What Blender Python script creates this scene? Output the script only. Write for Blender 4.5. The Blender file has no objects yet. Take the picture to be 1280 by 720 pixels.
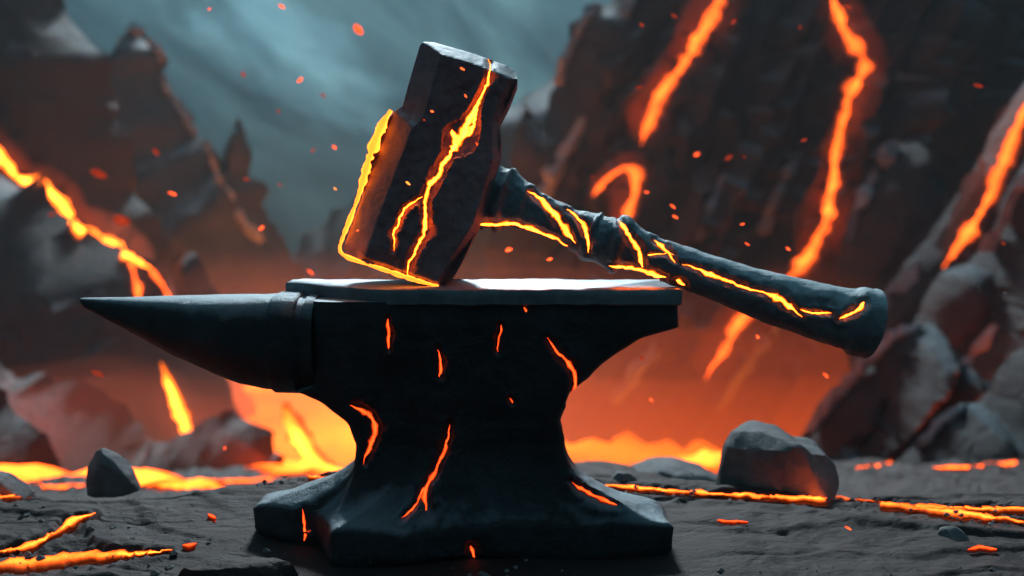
import bpy, bmesh, math, random
import numpy as np
from mathutils import Vector
from mathutils.bvhtree import BVHTree
from mathutils.geometry import delaunay_2d_cdt

random.seed(7)
RNG = np.random.default_rng(7)
sc = bpy.context.scene
COL = sc.collection
R = math.radians

# ------------------------------------------------------------------ camera maths
F, HZ, HC = 1150.0, 230.0, 0.57          # focal length (px), horizon row, camera height (m)


def P(px, py, D):
    """a point of the photograph carried out to distance D"""
    return Vector(((px - 640) / F * D, D, HC + (HZ - py) / F * D))


# ------------------------------------------------------------------ noise (numpy)
def _h(ix, iy, iz, s):
    n = (ix * 374761393 + iy * 668265263 + iz * 2147483647 + s * 1274126177) & 0xFFFFFFFF
    n = ((n ^ (n >> 13)) * 1274126177) & 0xFFFFFFFF
    n = ((n ^ (n >> 15)) * 2246822519) & 0xFFFFFFFF
    return ((n ^ (n >> 16)) & 0xFFFF) / 65535.0


def vn(x, y, z=0.0, s=0):
    x, y, z = np.broadcast_arrays(np.asarray(x, float), np.asarray(y, float), np.asarray(z, float))
    ix, iy, iz = np.floor(x).astype(np.int64), np.floor(y).astype(np.int64), np.floor(z).astype(np.int64)
    fx, fy, fz = x - ix, y - iy, z - iz
    fx, fy, fz = [f * f * f * (f * (f * 6 - 15) + 10) for f in (fx, fy, fz)]
    r = 0
    for a in (0, 1):
        for b in (0, 1):
            for c in (0, 1):
                w = (fx if a else 1 - fx) * (fy if b else 1 - fy) * (fz if c else 1 - fz)
                r = r + w * _h(ix + a, iy + b, iz + c, s)
    return r * 2 - 1


def fbm(x, y, z=0.0, s=0, o=4, g=0.5):
    t, a, f = 0, 1.0, 1.0
    for k in range(o):
        t = t + a * vn(x * f, y * f, z * f, s + k)
        a *= g
        f *= 2.03
    return t


def ridged(x, y, z=0.0, s=0, o=4, g=0.5):
    t, a, f = 0, 1.0, 1.0
    for k in range(o):
        t = t + a * (1 - 2 * np.abs(vn(x * f, y * f, z * f, s + k)))
        a *= g
        f *= 2.1
    return t


def sstep(a, b, x):
    t = np.clip((x - a) / (b - a), 0, 1)
    return t * t * (3 - 2 * t)


# ------------------------------------------------------------------ materials
def mat(name):
    m = bpy.data.materials.new(name)
    m.use_nodes = True
    nt = m.node_tree
    return m, nt, nt.nodes['Principled BSDF'], nt.nodes['Material Output']


def N(nt, t, **kw):
    n = nt.nodes.new(t)
    for k, v in kw.items():
        if k in n.inputs:
            n.inputs[k].default_value = v
        else:
            setattr(n, k, v)
    return n


def ramp(nt, fac, stops):
    r = nt.nodes.new('ShaderNodeValToRGB')
    e = r.color_ramp.elements
    while len(e) < len(stops):
        e.new(0.5)
    for i, (p, c) in enumerate(stops):
        e[i].position = p
        e[i].color = (*c, 1) if len(c) == 3 else c
    nt.links.new(fac, r.inputs[0])
    return r.outputs[0]


def math_n(nt, op, a, b=None, clamp=False):
    n = nt.nodes.new('ShaderNodeMath')
    n.operation = op
    n.use_clamp = clamp
    for i, v in enumerate((a, b)):
        if v is None:
            continue
        if isinstance(v, (int, float)):
            n.inputs[i].default_value = v
        else:
            nt.links.new(v, n.inputs[i])
    return n.outputs[0]


def stone(name, dark, light, scale, lit_top=None, lit_lo=0.55, lit_hi=0.8, rough=(0.55, 0.85), bump=0.4, bdist=0.02, stretch=(1, 1, 1), spec=0.5, metallic=0.0, vor=0.8):
    m, nt, b, out = mat(name)
    L = nt.links
    tc = N(nt, 'ShaderNodeTexCoord')
    mp = N(nt, 'ShaderNodeMapping')
    mp.inputs['Scale'].default_value = stretch
    L.new(tc.outputs['Object'], mp.inputs[0])
    n1 = N(nt, 'ShaderNodeTexNoise', Scale=scale, Detail=8.0, Roughness=0.62)
    n2 = N(nt, 'ShaderNodeTexNoise', Scale=scale * 6.3, Detail=9.0, Roughness=0.68)
    v = N(nt, 'ShaderNodeTexVoronoi', Scale=scale * 2.1)
    v.feature = 'DISTANCE_TO_EDGE'
    for n in (n1, n2):
        L.new(mp.outputs[0], n.inputs['Vector'])
    # warped coordinates for the fracture lines
    wv = N(nt, 'ShaderNodeVectorMath')
    wv.operation = 'MULTIPLY_ADD'
    L.new(n1.outputs['Color'], wv.inputs[0])
    wv.inputs[1].default_value = (0.6 / scale,) * 3
    L.new(mp.outputs[0], wv.inputs[2])
    L.new(wv.outputs[0], v.inputs['Vector'])
    col = ramp(nt, n1.outputs[0], [(0.3, dark), (0.52, tuple((a + c) / 2 for a, c in zip(dark, light))), (0.72, light)])
    cr = ramp(nt, v.outputs['Distance'], [(0.0, (0.35,) * 3), (0.03, (1, 1, 1))])
    mx = N(nt, 'ShaderNodeMix', data_type='RGBA', blend_type='MULTIPLY')
    mx.inputs[0].default_value = vor
    L.new(col, mx.inputs[6])
    L.new(cr, mx.inputs[7])
    col = mx.outputs[2]
    g2 = ramp(nt, n2.outputs[0], [(0.3, (0.7,) * 3), (0.7, (1.2,) * 3)])
    mx = N(nt, 'ShaderNodeMix', data_type='RGBA', blend_type='MULTIPLY')
    mx.inputs[0].default_value = 1.0
    L.new(col, mx.inputs[6])
    L.new(g2, mx.inputs[7])
    col = mx.outputs[2]
    if lit_top:  # paints up-facing surfaces paler, as if lit from above
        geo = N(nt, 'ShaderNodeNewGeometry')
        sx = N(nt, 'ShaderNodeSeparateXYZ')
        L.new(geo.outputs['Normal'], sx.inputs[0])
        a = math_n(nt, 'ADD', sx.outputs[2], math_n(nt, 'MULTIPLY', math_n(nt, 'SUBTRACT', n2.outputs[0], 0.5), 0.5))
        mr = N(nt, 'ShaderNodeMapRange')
        mr.inputs[1].default_value = lit_lo
        mr.inputs[2].default_value = lit_hi
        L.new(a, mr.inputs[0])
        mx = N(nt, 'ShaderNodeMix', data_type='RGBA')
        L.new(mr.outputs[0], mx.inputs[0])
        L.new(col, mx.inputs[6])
        mx.inputs[7].default_value = (*lit_top, 1)
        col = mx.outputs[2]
    L.new(col, b.inputs['Base Color'])
    rr = N(nt, 'ShaderNodeMapRange')
    rr.inputs[3].default_value, rr.inputs[4].default_value = rough
    L.new(n2.outputs[0], rr.inputs[0])
    L.new(rr.outputs[0], b.inputs['Roughness'])
    b.inputs['Specular IOR Level'].default_value = spec
    b.inputs['Metallic'].default_value = metallic
    n4 = N(nt, 'ShaderNodeTexNoise', Scale=scale * 42, Detail=5.0, Roughness=0.7)
    L.new(mp.outputs[0], n4.inputs['Vector'])
    grit = math_n(nt, 'ADD', n2.outputs[0], math_n(nt, 'MULTIPLY', n4.outputs[0], 0.35))
    hsum = math_n(nt, 'ADD', grit, math_n(nt, 'MULTIPLY', ramp(nt, v.outputs['Distance'], [(0, (0, 0, 0)), (0.05, (1, 1, 1))]), 0.6 * vor))
    bp = N(nt, 'ShaderNodeBump', Strength=bump, Distance=bdist)
    L.new(hsum, bp.inputs['Height'])
    L.new(bp.outputs[0], b.inputs['Normal'])
    return m


def lava(name, core, edge, nscale=6.0, col=(1.0, 0.16, 0.022), light=True, crust=0.35, power=2.8):
    """molten rock: hottest along the middle of a flow (attribute melt), cooler toward its banks"""
    m, nt, b, out = mat(name)
    L = nt.links
    at = N(nt, 'ShaderNodeAttribute')
    at.attribute_name = 'melt'
    tc = N(nt, 'ShaderNodeTexCoord')
    n1 = N(nt, 'ShaderNodeTexNoise', Scale=nscale, Detail=5.0, Roughness=0.6)
    L.new(tc.outputs['Object'], n1.inputs['Vector'])
    h = math_n(nt, 'MULTIPLY', at.outputs['Fac'], math_n(nt, 'ADD', math_n(nt, 'MULTIPLY', n1.outputs[0], 2 * crust), 1 - crust))
    h = math_n(nt, 'POWER', h, power)
    st = math_n(nt, 'ADD', math_n(nt, 'MULTIPLY', h, core - edge), edge)
    b.inputs['Base Color'].default_value = (0.03, 0.012, 0.01, 1)
    b.inputs['Roughness'].default_value = 0.9
    b.inputs['Specular IOR Level'].default_value = 0.0
    b.inputs['Emission Color'].default_value = (*col, 1)
    L.new(st, b.inputs['Emission Strength'])
    if not light:
        m.cycles.emission_sampling = 'NONE'
    return m


M = {}  # pale top colours below stand in for light on upper faces and crests
M['iron'] = stone('black_forged_iron', (0.018, 0.020, 0.023), (0.055, 0.060, 0.068), 7, vor=0.0, lit_top=(0.30, 0.38, 0.42), lit_lo=0.35, lit_hi=1.1, rough=(0.28, 0.60), bump=0.9, bdist=0.006, spec=0.5, metallic=0.35)
M['face'] = stone('worn_steel_face', (0.10, 0.115, 0.125), (0.26, 0.29, 0.31), 6, lit_top=(0.50, 0.56, 0.60), lit_lo=0.75, lit_hi=1.15, vor=0.0, rough=(0.34, 0.56), bump=0.35, bdist=0.003, metallic=0.6)
M['head'] = stone('scorched_hammer_iron', (0.17, 0.095, 0.10), (0.34, 0.20, 0.21), 9, vor=0.12, lit_top=(0.38, 0.46, 0.48), lit_lo=0.55, lit_hi=0.9, rough=(0.4, 0.75), bump=0.6, bdist=0.005, metallic=0.2)
M['handle'] = stone('charred_stone_handle', (0.08, 0.09, 0.10), (0.25, 0.28, 0.30), 16, vor=0.15, lit_top=(0.48, 0.58, 0.62), lit_lo=0.42, lit_hi=0.95, rough=(0.35, 0.7), bump=0.7, bdist=0.005, metallic=0.1)
M['ground'] = stone('dark_basalt_shelf', (0.020, 0.0105, 0.0095), (0.066, 0.037, 0.033), 2.2, vor=0.25, rough=(0.55, 0.85), spec=0.35, bump=0.7, bdist=0.012, stretch=(1, 1.6, 1))
M['rock'] = stone('grey_boulder_rock', (0.09, 0.088, 0.09), (0.26, 0.25, 0.25), 7, vor=0.1, rough=(0.55, 0.85), bump=0.6, bdist=0.008)
M['cliff_far'] = stone('far_basalt_cliff', (0.016, 0.030, 0.036), (0.040, 0.068, 0.080), 0.25, lit_top=(0.20, 0.27, 0.29), lit_lo=0.66, lit_hi=0.92, bump=0.4, bdist=0.3)
M['cliff'] = stone('basalt_cliff', (0.005, 0.010, 0.014), (0.015, 0.029, 0.038), 0.35, lit_top=(0.20, 0.27, 0.30), lit_lo=0.55, lit_hi=0.95, bump=0.8, bdist=0.3)
M['slab'] = stone('black_slab_rock', (0.010, 0.009, 0.011), (0.030, 0.028, 0.032), 0.8, lit_top=(0.16, 0.22, 0.25), lit_lo=0.78, lit_hi=1.05, bump=0.9, bdist=0.12)
M['hill'] = stone('rough_rock_hill', (0.012, 0.014, 0.016), (0.034, 0.036, 0.038), 0.8, lit_top=(0.16, 0.19, 0.19), lit_lo=0.85, lit_hi=1.05, bump=0.4, bdist=0.08)
M['crack'] = lava('molten_crack', 26, 0.25, 45, crust=0.6, power=2.6, col=(1.0, 0.115, 0.007))
M['crack_dim'] = lava('glowing_red_crack', 4.5, 0.06, 60, col=(1.0, 0.06, 0.008))
M['edge'] = lava('molten_metal_edge', 7, 1.2, 25, crust=0.3, power=2, col=(1.0, 0.19, 0.014))
M['ground_lava'] = lava('molten_ground_crack', 7, 0.05, 14, crust=0.75, col=(1.0, 0.11, 0.010))
M['stream_hot'] = lava('hot_lava_stream', 20.0, 0.2, 0.8, crust=0.6, power=2.8, col=(1.0, 0.15, 0.010))
M['stream'] = lava('orange_lava_stream', 6.0, 0.05, 0.6, crust=0.6, power=2.8, col=(1.0, 0.105, 0.010))
M['flow'] = lava('molten_flow', 12, 0.3, 1.5, crust=0.6, power=2, col=(1.0, 0.10, 0.008))
M['lake'] = lava('molten_lake', 12, 0.6, 0.16, crust=0.6, power=1.8, col=(1.0, 0.17, 0.006))
M['ember'] = lava('glowing_ember', 4.5, 0.25, 90, crust=0.7, col=(1.0, 0.09, 0.02), light=False)
M['ember_dim'] = lava('dim_ember', 0.6, 0.2, 30, col=(1.0, 0.09, 0.03), light=False)
M['ember_hot'] = lava('hot_ember', 4.0, 1.5, 30, col=(1.0, 0.25, 0.04), light=False)


# ------------------------------------------------------------------ objects
def obj(name, verts, faces, m, parent=None, smooth=True, heat=None):
    me = bpy.data.meshes.new(name)
    me.from_pydata([tuple(map(float, v)) for v in verts], [], [tuple(int(i) for i in f) for f in faces])
    me.validate()
    me.materials.append(m)
    if smooth:
        me.polygons.foreach_set('use_smooth', [True] * len(me.polygons))
    if heat is not None:
        a = me.attributes.new('melt', 'FLOAT', 'POINT')
        a.data.foreach_set('value', np.asarray(heat, dtype=np.float32))
    me.update()
    o = bpy.data.objects.new(name, me)
    COL.objects.link(o)
    if parent is not None:
        o.parent = parent
        o.matrix_parent_inverse = parent.matrix_basis.inverted()
    return o


def empty(name, loc):
    o = bpy.data.objects.new(name, None)
    COL.objects.link(o)
    o.location = loc
    o.empty_display_size = 0.1
    return o


def tag(o, label=None, cat=None, group=None, kind=None):
    if label:
        o['label'] = label
    if cat:
        o['category'] = cat
    if group:
        o['group'] = group
    if kind:
        o['kind'] = kind
    return o


def sharpen(o, deg=32):
    """crisp edges where facets meet at an angle"""
    me = o.data
    me.shade_smooth()
    me.set_sharp_from_angle(angle=R(deg))


def recenter(o):
    me = o.data
    co = np.empty(len(me.vertices) * 3)
    me.vertices.foreach_get('co', co)
    co = co.reshape(-1, 3)
    c = np.array([co[:, 0].mean(), co[:, 1].mean(), co[:, 2].min()])
    me.vertices.foreach_set('co', (co - c).ravel())
    o.location = c
    me.update()
    return o


def resample(pts, step, closed=False):
    pts = [np.array(p, float) for p in pts]
    if closed:
        pts = pts + [pts[0]]
    out = []
    for a, b in zip(pts[:-1], pts[1:]):
        n = max(1, int(round(np.linalg.norm(b - a) / step)))
        for k in range(n):
            out.append(a + (b - a) * k / n)
    if not closed:
        out.append(pts[-1])
    return np.array(out)


def chaikin(pts, n=2):
    p = [np.array(q, float) for q in pts]
    for _ in range(n):
        q = [p[0]]
        for a, b in zip(p[:-1], p[1:]):
            q += [a * 0.75 + b * 0.25, a * 0.25 + b * 0.75]
        q.append(p[-1])
        p = q
    return p


def edge_dist(p, poly):
    d = np.full(len(p), 1e9)
    for a, b in zip(poly, np.roll(poly, -1, axis=0)):
        ab = b - a
        t = np.clip(((p - a) @ ab) / (ab @ ab + 1e-12), 0, 1)
        d = np.minimum(d, np.linalg.norm(p - a - t[:, None] * ab, axis=1))
    return d


def inside(p, poly):
    c = np.zeros(len(p), bool)
    x, y = p[:, 0], p[:, 1]
    for a, b in zip(poly, np.roll(poly, -1, axis=0)):
        if abs(b[1] - a[1]) < 1e-12:
            continue
        m = ((a[1] > y) != (b[1] > y)) & (x < (b[0] - a[0]) * (y - a[1]) / (b[1] - a[1]) + a[0])
        c ^= m
    return c


def slab_mesh(outline, step, jitter=0.3):
    """triangulated inside of an outline in the x-z plane"""
    b = outline
    lo, hi = b.min(0), b.max(0)
    gx, gy = np.meshgrid(np.arange(lo[0], hi[0], step), np.arange(lo[1], hi[1], step * 0.87))
    gx[1::2] += step / 2
    g = np.stack([gx.ravel(), gy.ravel()], 1)
    g += RNG.uniform(-jitter, jitter, g.shape) * step
    g = g[inside(g, b)]
    g = g[edge_dist(g, b) > step * 0.55]
    allp = np.concatenate([b, g])
    nb = len(b)
    r = delaunay_2d_cdt([Vector(p) for p in allp], [(i, (i + 1) % nb) for i in range(nb)], [], 1, 1e-7)
    return np.array([tuple(v) for v in r[0]]), r[2], nb


def crag(name, px, D, T, step, m, slant=60, amp=0.35, rough=0.055, freq=1.0, seed=0, lean=0.0, jag=0.5, prof=0.6, facet=50, back=0.5, saw=0.0, sawf=1.0, flat=1.0):
    """a rock mass: outline at distance D, swelling T towards and away from the camera, with slanting ridges"""
    pts = np.array([(P(x, y, D).x, P(x, y, D).z) for x, y in px])
    out = resample(pts, step, True)
    # rugged outline
    nr = np.roll(out, -1, 0) - np.roll(out, 1, 0)
    nr = np.stack([nr[:, 1], -nr[:, 0]], 1) / (np.linalg.norm(nr, axis=1)[:, None] + 1e-9)
    out0 = out.copy()
    q = out * (0.45 / step)
    out = out + nr * (fbm(q[:, 0], q[:, 1], 0, seed + 3, 3)[:, None] * step * jag * 2)
    V, faces, nb = slab_mesh(out, step)
    dj = edge_dist(V, out)
    d = edge_dist(V, out0) * np.clip(dj / (1.6 * step), 0, 1)
    W = min(out.max(0) - out.min(0)) * 0.5
    t = np.clip(d / W, 0, 1)
    h = (1 - (1 - t) ** 2) ** prof * flat
    ca, sa = math.cos(R(slant)), math.sin(R(slant))
    along = V[:, 0] * ca + V[:, 1] * sa
    across = -V[:, 0] * sa + V[:, 1] * ca
    f = freq * 3.0 / T
    wob = fbm(along * f * 0.3, across * f * 0.3, 0, seed + 9, 2) * 0.5
    rd = ridged(across * f * 1.2 + wob, along * f * 0.10, 0, seed, 4, 0.5)
    big = fbm(across * f * 0.5, along * f * 0.09, 0, seed + 20, 2)
    fine = fbm(across * f * 3.2, along * f * 1.0, 0, seed + 5, 4, 0.6)
    k = sstep(0, 0.25, t) * 0.85 + 0.15
    if saw:
        # slanting slabs lapped over one another: each rises slowly and breaks off in a steep ledge facing up the slope
        sg_ = 1 if slant < 90 else -1
        u = sg_ * across * f * 0.55 * sawf + 0.55 * fbm(across * f * 0.5, along * f * 0.16, 0, seed + 41, 3) + 0.05 * fbm(across * f * 3, along * f * 2, 0, seed + 44, 2)
        fu = u - np.floor(u)
        lvl = 0.6 + 0.4 * vn(np.floor(u) * 1.7, along * f * 0.25, 0, seed + 42)
        sw = np.where(fu < 0.84, fu / 0.84, 1 - sstep(0.84, 1.0, fu)) * lvl
        rd = rd * 0.35 + sw * saw * 2.2
    fr = D - T * (h + k * (amp * (rd * 0.55 + big * 0.6)) + rough * fine * k) + lean * (V[:, 1] - V[:, 1].min())
    fine = fine + 0.5 * ridged(across * f * 5 + wob, along * f * 0.7, 0, seed + 31, 3, 0.6)
    bk = D + T * back * (h + 0.3 * amp * k * big + rough * fine * k) + lean * (V[:, 1] - V[:, 1].min())
    edge = dj < step * 1e-3
    fr = np.where(edge, (D + lean * (V[:, 1] - V[:, 1].min())), fr)
    n = len(V)
    verts = [(V[i, 0], fr[i], V[i, 1]) for i in range(n)]
    remap = {}
    for i in range(n):
        if edge[i]:
            remap[i] = i
        else:
            remap[i] = len(verts)
            verts.append((V[i, 0], bk[i], V[i, 1]))
    F_ = []
    for t3 in faces:
        a, b_, c = t3
        nx = (V[b_, 0] - V[a, 0]) * (V[c, 1] - V[a, 1]) - (V[b_, 1] - V[a, 1]) * (V[c, 0] - V[a, 0])
        if nx < 0:
            t3 = [a, c, b_]
        F_.append(tuple(t3))
        F_.append(tuple(remap[i] for i in reversed(t3)))
    o = obj(name, verts, F_, m)
    sharpen(o, facet)
    return recenter(o)


def bvh_of(objs):
    vs, fs = [], []
    for o in objs:
        k = len(vs)
        vs += [tuple(o.location + v.co) if o.parent is None else tuple(v.co) for v in o.data.vertices]
        fs += [tuple(i + k for i in p.vertices) for p in o.data.polygons]
    return BVHTree.FromPolygons(vs, fs)


CAM = Vector((0, 0, HC))


def ribbon(name, bvh, pts, m, parent=None, gap=0.5, lift=0.0015, step=2.0, jit=0.8, taper=True, seed=0, rows=7, bulge=1.0, wn=0.35, smoothn=1, follow=None):
    """molten seam laid on a surface: pts are (px, py, half width in px); each cross row is dropped on the surface"""
    a = [np.array(p, float) for p in pts]
    if smoothn:
        a = chaikin(a, smoothn)
    c = resample(a, step)
    n = len(c)
    s = np.arange(n)
    c[:, 0] += fbm(s * step * 0.06, 0.5, seed, 11, 3, 0.6) * jit * 1.5
    c[:, 1] += fbm(s * step * 0.06, 9.5, seed, 12, 3, 0.6) * jit * 1.5
    w = c[:, 2] * (1 + wn * fbm(s * step * 0.09, 3.3, seed, 13, 3, 0.6))
    if taper:
        e = np.minimum(s, n - 1 - s) / max(1, n * 0.16)
        w = w * np.clip(e, 0.12, 1) ** 0.7
    tg = np.gradient(c[:, :2], axis=0)
    tg /= np.linalg.norm(tg, axis=1)[:, None] + 1e-9
    nm = np.stack([-tg[:, 1], tg[:, 0]], 1)
    verts, heat, faces = [], [], []
    last = None
    ok_rows = []
    wl = 1 + 0.35 * fbm(s * 0.16, 1.3, seed, 31, 2)
    wr = 1 + 0.35 * fbm(s * 0.16, 7.3, seed, 32, 2)
    for i in range(n):
        row = []
        for j in range(rows):
            t = -1 + 2 * j / (rows - 1)
            q = c[i, :2] + nm[i] * w[i] * t * (wl[i] if t < 0 else wr[i])
            d = (P(q[0], q[1], 1.0) - CAM).normalized()
            hit, nn, _, dist = bvh.ray_cast(CAM, d)
            prev = next((r[0] for r in reversed(row) if r), None)
            if hit is None or (prev is not None and (hit - prev).length > 0.12 * dist):
                row.append(None)
                continue
            if nn.dot(d) > 0:
                nn = -nn
            row.append((hit, nn, t))
        good = [r for r in row if r]
        if not good:
            ok_rows.append(None)
            continue
        full = []
        for j, r in enumerate(row):
            if r is None:
                near = min((k for k in range(rows) if row[k]), key=lambda k: abs(k - j))
                r = (row[near][0], row[near][1], -1 + 2 * j / (rows - 1))
            full.append(r)
        base = len(verts)
        wid = w[i] / F * (full[0][0] - CAM).length
        for hit, nn, t in full:
            prof = (1 - t * t)
            l = lift * (0.25 if abs(t) > 0.99 else 1) + bulge * wid * 0.45 * prof
            verts.append(hit + nn * l)
            heat.append(prof)
        ok_rows.append(base)
        last = True
    for i in range(n - 1):
        a0, b0 = ok_rows[i], ok_rows[i + 1]
        if a0 is None or b0 is None:
            continue
        if (verts[a0 + rows // 2] - verts[b0 + rows // 2]).length > gap * (verts[a0] - CAM).length:
            continue
        for j in range(rows - 1):
            faces.append((a0 + j, a0 + j + 1, b0 + j + 1, b0 + j))
    if parent is not None:
        o = obj(name, verts, faces, m, parent, heat=heat)
    else:
        o = recenter(obj(name, verts, faces, m, heat=heat))
    return o


# ------------------------------------------------------------------ fissures, traced as (px, py, half width)
ANVIL_CRACKS = [
    ([(484, 400, 1.5), (485, 418, 3), (485, 436, 1.5)], 'body'),
    ([(547, 436, 1.5), (550, 452, 3.2), (550, 470, 2)], 'body'),
    ([(626, 406, 1), (624, 422, 2.2), (623, 438, 2)], 'body'),
    ([(655, 384, 3), (658, 391, 3)], 'plate'),
    ([(684, 422, 1.5), (692, 432, 2.5), (702, 446, 3), (716, 460, 3.5), (721, 476, 3.5), (717, 490, 2.5), (711, 504, 1.2)], 'body'),
    ([(438, 506, 1.5), (450, 510, 3.5), (462, 520, 4), (470, 536, 4), (466, 552, 3), (460, 566, 2.5), (455, 580, 1)], 'body'),
    ([(563, 530, 1.5), (560, 546, 3), (556, 562, 3), (548, 580, 3), (543, 592, 3.5), (534, 604, 3), (530, 620, 4), (533, 637, 5)], 'body'),
    ([(535, 604, 2), (526, 618, 2), (518, 634, 1.6), (504, 648, 1.2)], 'base'),
    ([(714, 602, 1.5), (724, 610, 3), (738, 618, 4), (754, 624, 3.5), (772, 632, 1.5)], 'base'),
    ([(379, 636, 2), (381, 655, 3), (381, 676, 2)], 'base'),
    ([(588, 682, 3), (591, 690, 4), (593, 697, 2)], 'base'),
    ([(638, 498, 1), (642, 504, 1.6)], 'body'),
]
HEAD_CRACKS = [
    [(612, 72, 1.8), (613, 95, 2.4), (604, 112, 1.8), (599, 124, 2.2), (592, 140, 3.2), (584, 158, 6), (577, 172, 12), (568, 182, 8), (560, 194, 4), (548, 216, 4.4), (538, 236, 4), (532, 248, 3.6), (532, 268, 3.2), (535, 288, 3.2), (526, 302, 2.6), (517, 318, 2.6), (512, 334, 2.6), (508, 346, 2.6)],
    [(597, 126, 1.4), (594, 146, 2.6), (592, 162, 4), (582, 172, 6)],
    [(563, 162, 2.4), (568, 172, 5), (578, 176, 7)],
    [(530, 247, 2.2), (518, 253, 1.8), (507, 260, 1.6), (501, 272, 1.5), (498, 282, 1.4), (491, 292, 1.4), (494, 302, 1.2), (492, 312, 1)],
]
HANDLE_CRACKS = [
    [(596, 281, 2), (612, 279, 2.4), (628, 280, 2.6), (645, 280, 3), (662, 286, 3), (684, 293, 2.8), (710, 305, 1.6)],
    [(662, 240, 1.2), (674, 248, 3), (688, 260, 4), (698, 276, 4.2), (708, 290, 4), (718, 303, 1.5)],
    [(708, 262, 1.2), (720, 268, 2.4), (730, 284, 3), (735, 300, 2.6), (736, 316, 1.2)],
    [(774, 274, 1.4), (780, 284, 3), (786, 296, 3.6), (797, 308, 4), (801, 320, 3.6), (804, 334, 3)],
    [(762, 331, 1.4), (778, 333, 3), (796, 336, 3.6), (814, 341, 3.6), (832, 346, 1.6)],
    [(818, 300, 2), (828, 306, 3), (836, 316, 3), (844, 327, 1.4)],
    [(852, 330, 1.2), (868, 334, 1.8), (884, 342, 3), (902, 348, 3.2), (920, 355, 3), (940, 362, 2.4), (960, 366, 3), (974, 374, 5), (988, 384, 3.2), (1003, 396, 1)],
    [(812, 318, 1), (826, 317, 1.4), (842, 318, 0.8)],
    [(1082, 378, 3), (1074, 386, 3.6), (1064, 392, 2.8), (1048, 400, 1)],
    [(846, 350, 2), (852, 353, 3), (858, 356, 1)],
    [(1000, 388, 0.8), (1020, 391, 1.4), (1040, 392, 0.8)],
]
SEAM_PATHS = [
    [(-20, 713, 8), (60, 703, 9), (130, 698, 7), (150, 693, 6), (175, 692, 3), (215, 690, 1.2)],
    [(-10, 692, 3), (20, 688, 3), (42, 684, 6), (52, 676, 3), (72, 668, 5), (86, 658, 8), (98, 650, 5), (120, 645, 2)],
    [(228, 687, 1), (236, 685, 4), (246, 684, 1)],
    [(720, 606, 2), (790, 612, 2.2), (850, 616, 2.5), (920, 621, 2.5), (1000, 626, 3), (1060, 630, 5), (1080, 630, 5), (1130, 637, 5), (1190, 644, 5), (1300, 655, 5)],
    [(1120, 634, 2), (1180, 637, 3), (1300, 640, 3)],
    [(1070, 586, 2), (1100, 583, 3), (1135, 577, 3)],
    [(1166, 586, 3), (1200, 587, 3), (1240, 583, 3), (1300, 574, 4)],
    [(-20, 607, 3), (30, 606, 3), (50, 610, 5), (70, 610, 3), (130, 608, 3), (200, 606, 3), (280, 602, 3.5), (380, 599, 3), (440, 597, 2)],
    [(180, 600, 2), (240, 600, 3), (300, 598, 2), (360, 597, 1)],
    [(-10, 622, 2), (14, 624, 2.5), (40, 622, 1)],
    [(896, 652, 1), (912, 655, 2), (935, 656, 1)],
    [(1208, 690, 1), (1226, 686, 4), (1244, 690, 1.5)],
    [(258, 647, 1), (264, 649, 2.2), (270, 652, 1)],
]

def groove(px, py, paths, grow=1.7, add=1.8):
    """how deep a fissure cuts at each image-plane point of a surface: 1 on the line, a raised broken lip beside it"""
    p = np.stack([px, py], 1)
    g = np.zeros(len(p))
    for path in paths:
        a = np.array(path, float)
        lo, hi = a[:, :2].min(0) - 25, a[:, :2].max(0) + 25
        k = np.where((p[:, 0] > lo[0]) & (p[:, 0] < hi[0]) & (p[:, 1] > lo[1]) & (p[:, 1] < hi[1]))[0]
        if not len(k):
            continue
        q = p[k]
        best = np.zeros(len(k))
        for u, v in zip(a[:-1], a[1:]):
            e = v[:2] - u[:2]
            t = np.clip(((q - u[:2]) @ e) / (e @ e + 1e-9), 0, 1)
            d = np.linalg.norm(q - u[:2] - t[:, None] * e, axis=1)
            w = (u[2] + (v[2] - u[2]) * t) * grow + add
            x = d / w
            val = np.exp(-x * x * 1.3) - 0.28 * np.exp(-((x - 1.9) / 0.6) ** 2)
            best = np.where(np.abs(val) > np.abs(best), val, best)
        g[k] = np.where(np.abs(best) > np.abs(g[k]), best, g[k])
    return g


# ================================================================== SETTING
# ---- ground: a level basalt shelf that breaks off into a long slope down to the lava lake
def ground_z(X, Y):
    ang = np.clip(X / Y, -0.75, 0.75)                       # where across the view
    rim = 1.72 + 0.10 * fbm(X * 1.3, 2.1, 0, 40, 3)
    kn = HC / rim
    kf = np.interp(ang, [-0.56, -0.3, -0.1, 0.1, 0.3, 0.56], [0.332, 0.320, 0.318, 0.318, 0.306, 0.298])
    t = np.clip(np.log(np.maximum(Y, rim) / rim) / np.log(22 / rim), 0, 1)
    k = kn + (kf - kn) * t
    z = np.where(Y > rim, HC - k * Y, 0.0)
    z = np.where(Y > 26, z - (Y - 26) * 0.16, z)            # drops under the lake
    z = np.maximum(z, -16)
    rel = np.clip(Y / 1.5, 0.6, 20)
    # layered flagstone relief
    warp = fbm(X * 1.1, Y * 1.9, 0, 50, 3) * 0.5
    terr = (X * 0.6 + Y * 3.4 + warp * 1.6) * 2.2
    st = terr - np.floor(terr)
    z = z + rel * 0.0065 * (sstep(0.0, 0.16, st) - st)
    z = z + rel * 0.006 * fbm(X * 7, Y * 9, 0, 51, 5, 0.55)
    z = z + rel * 0.012 * fbm(X * 1.7, Y * 1.7, 0, 57, 2)
    cr = np.abs(vn(X * 3.1 + warp, Y * 5.5, 0, 53))
    z = z - rel * 0.005 * np.clip(1 - cr / 0.05, 0, 1)
    return z


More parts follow.
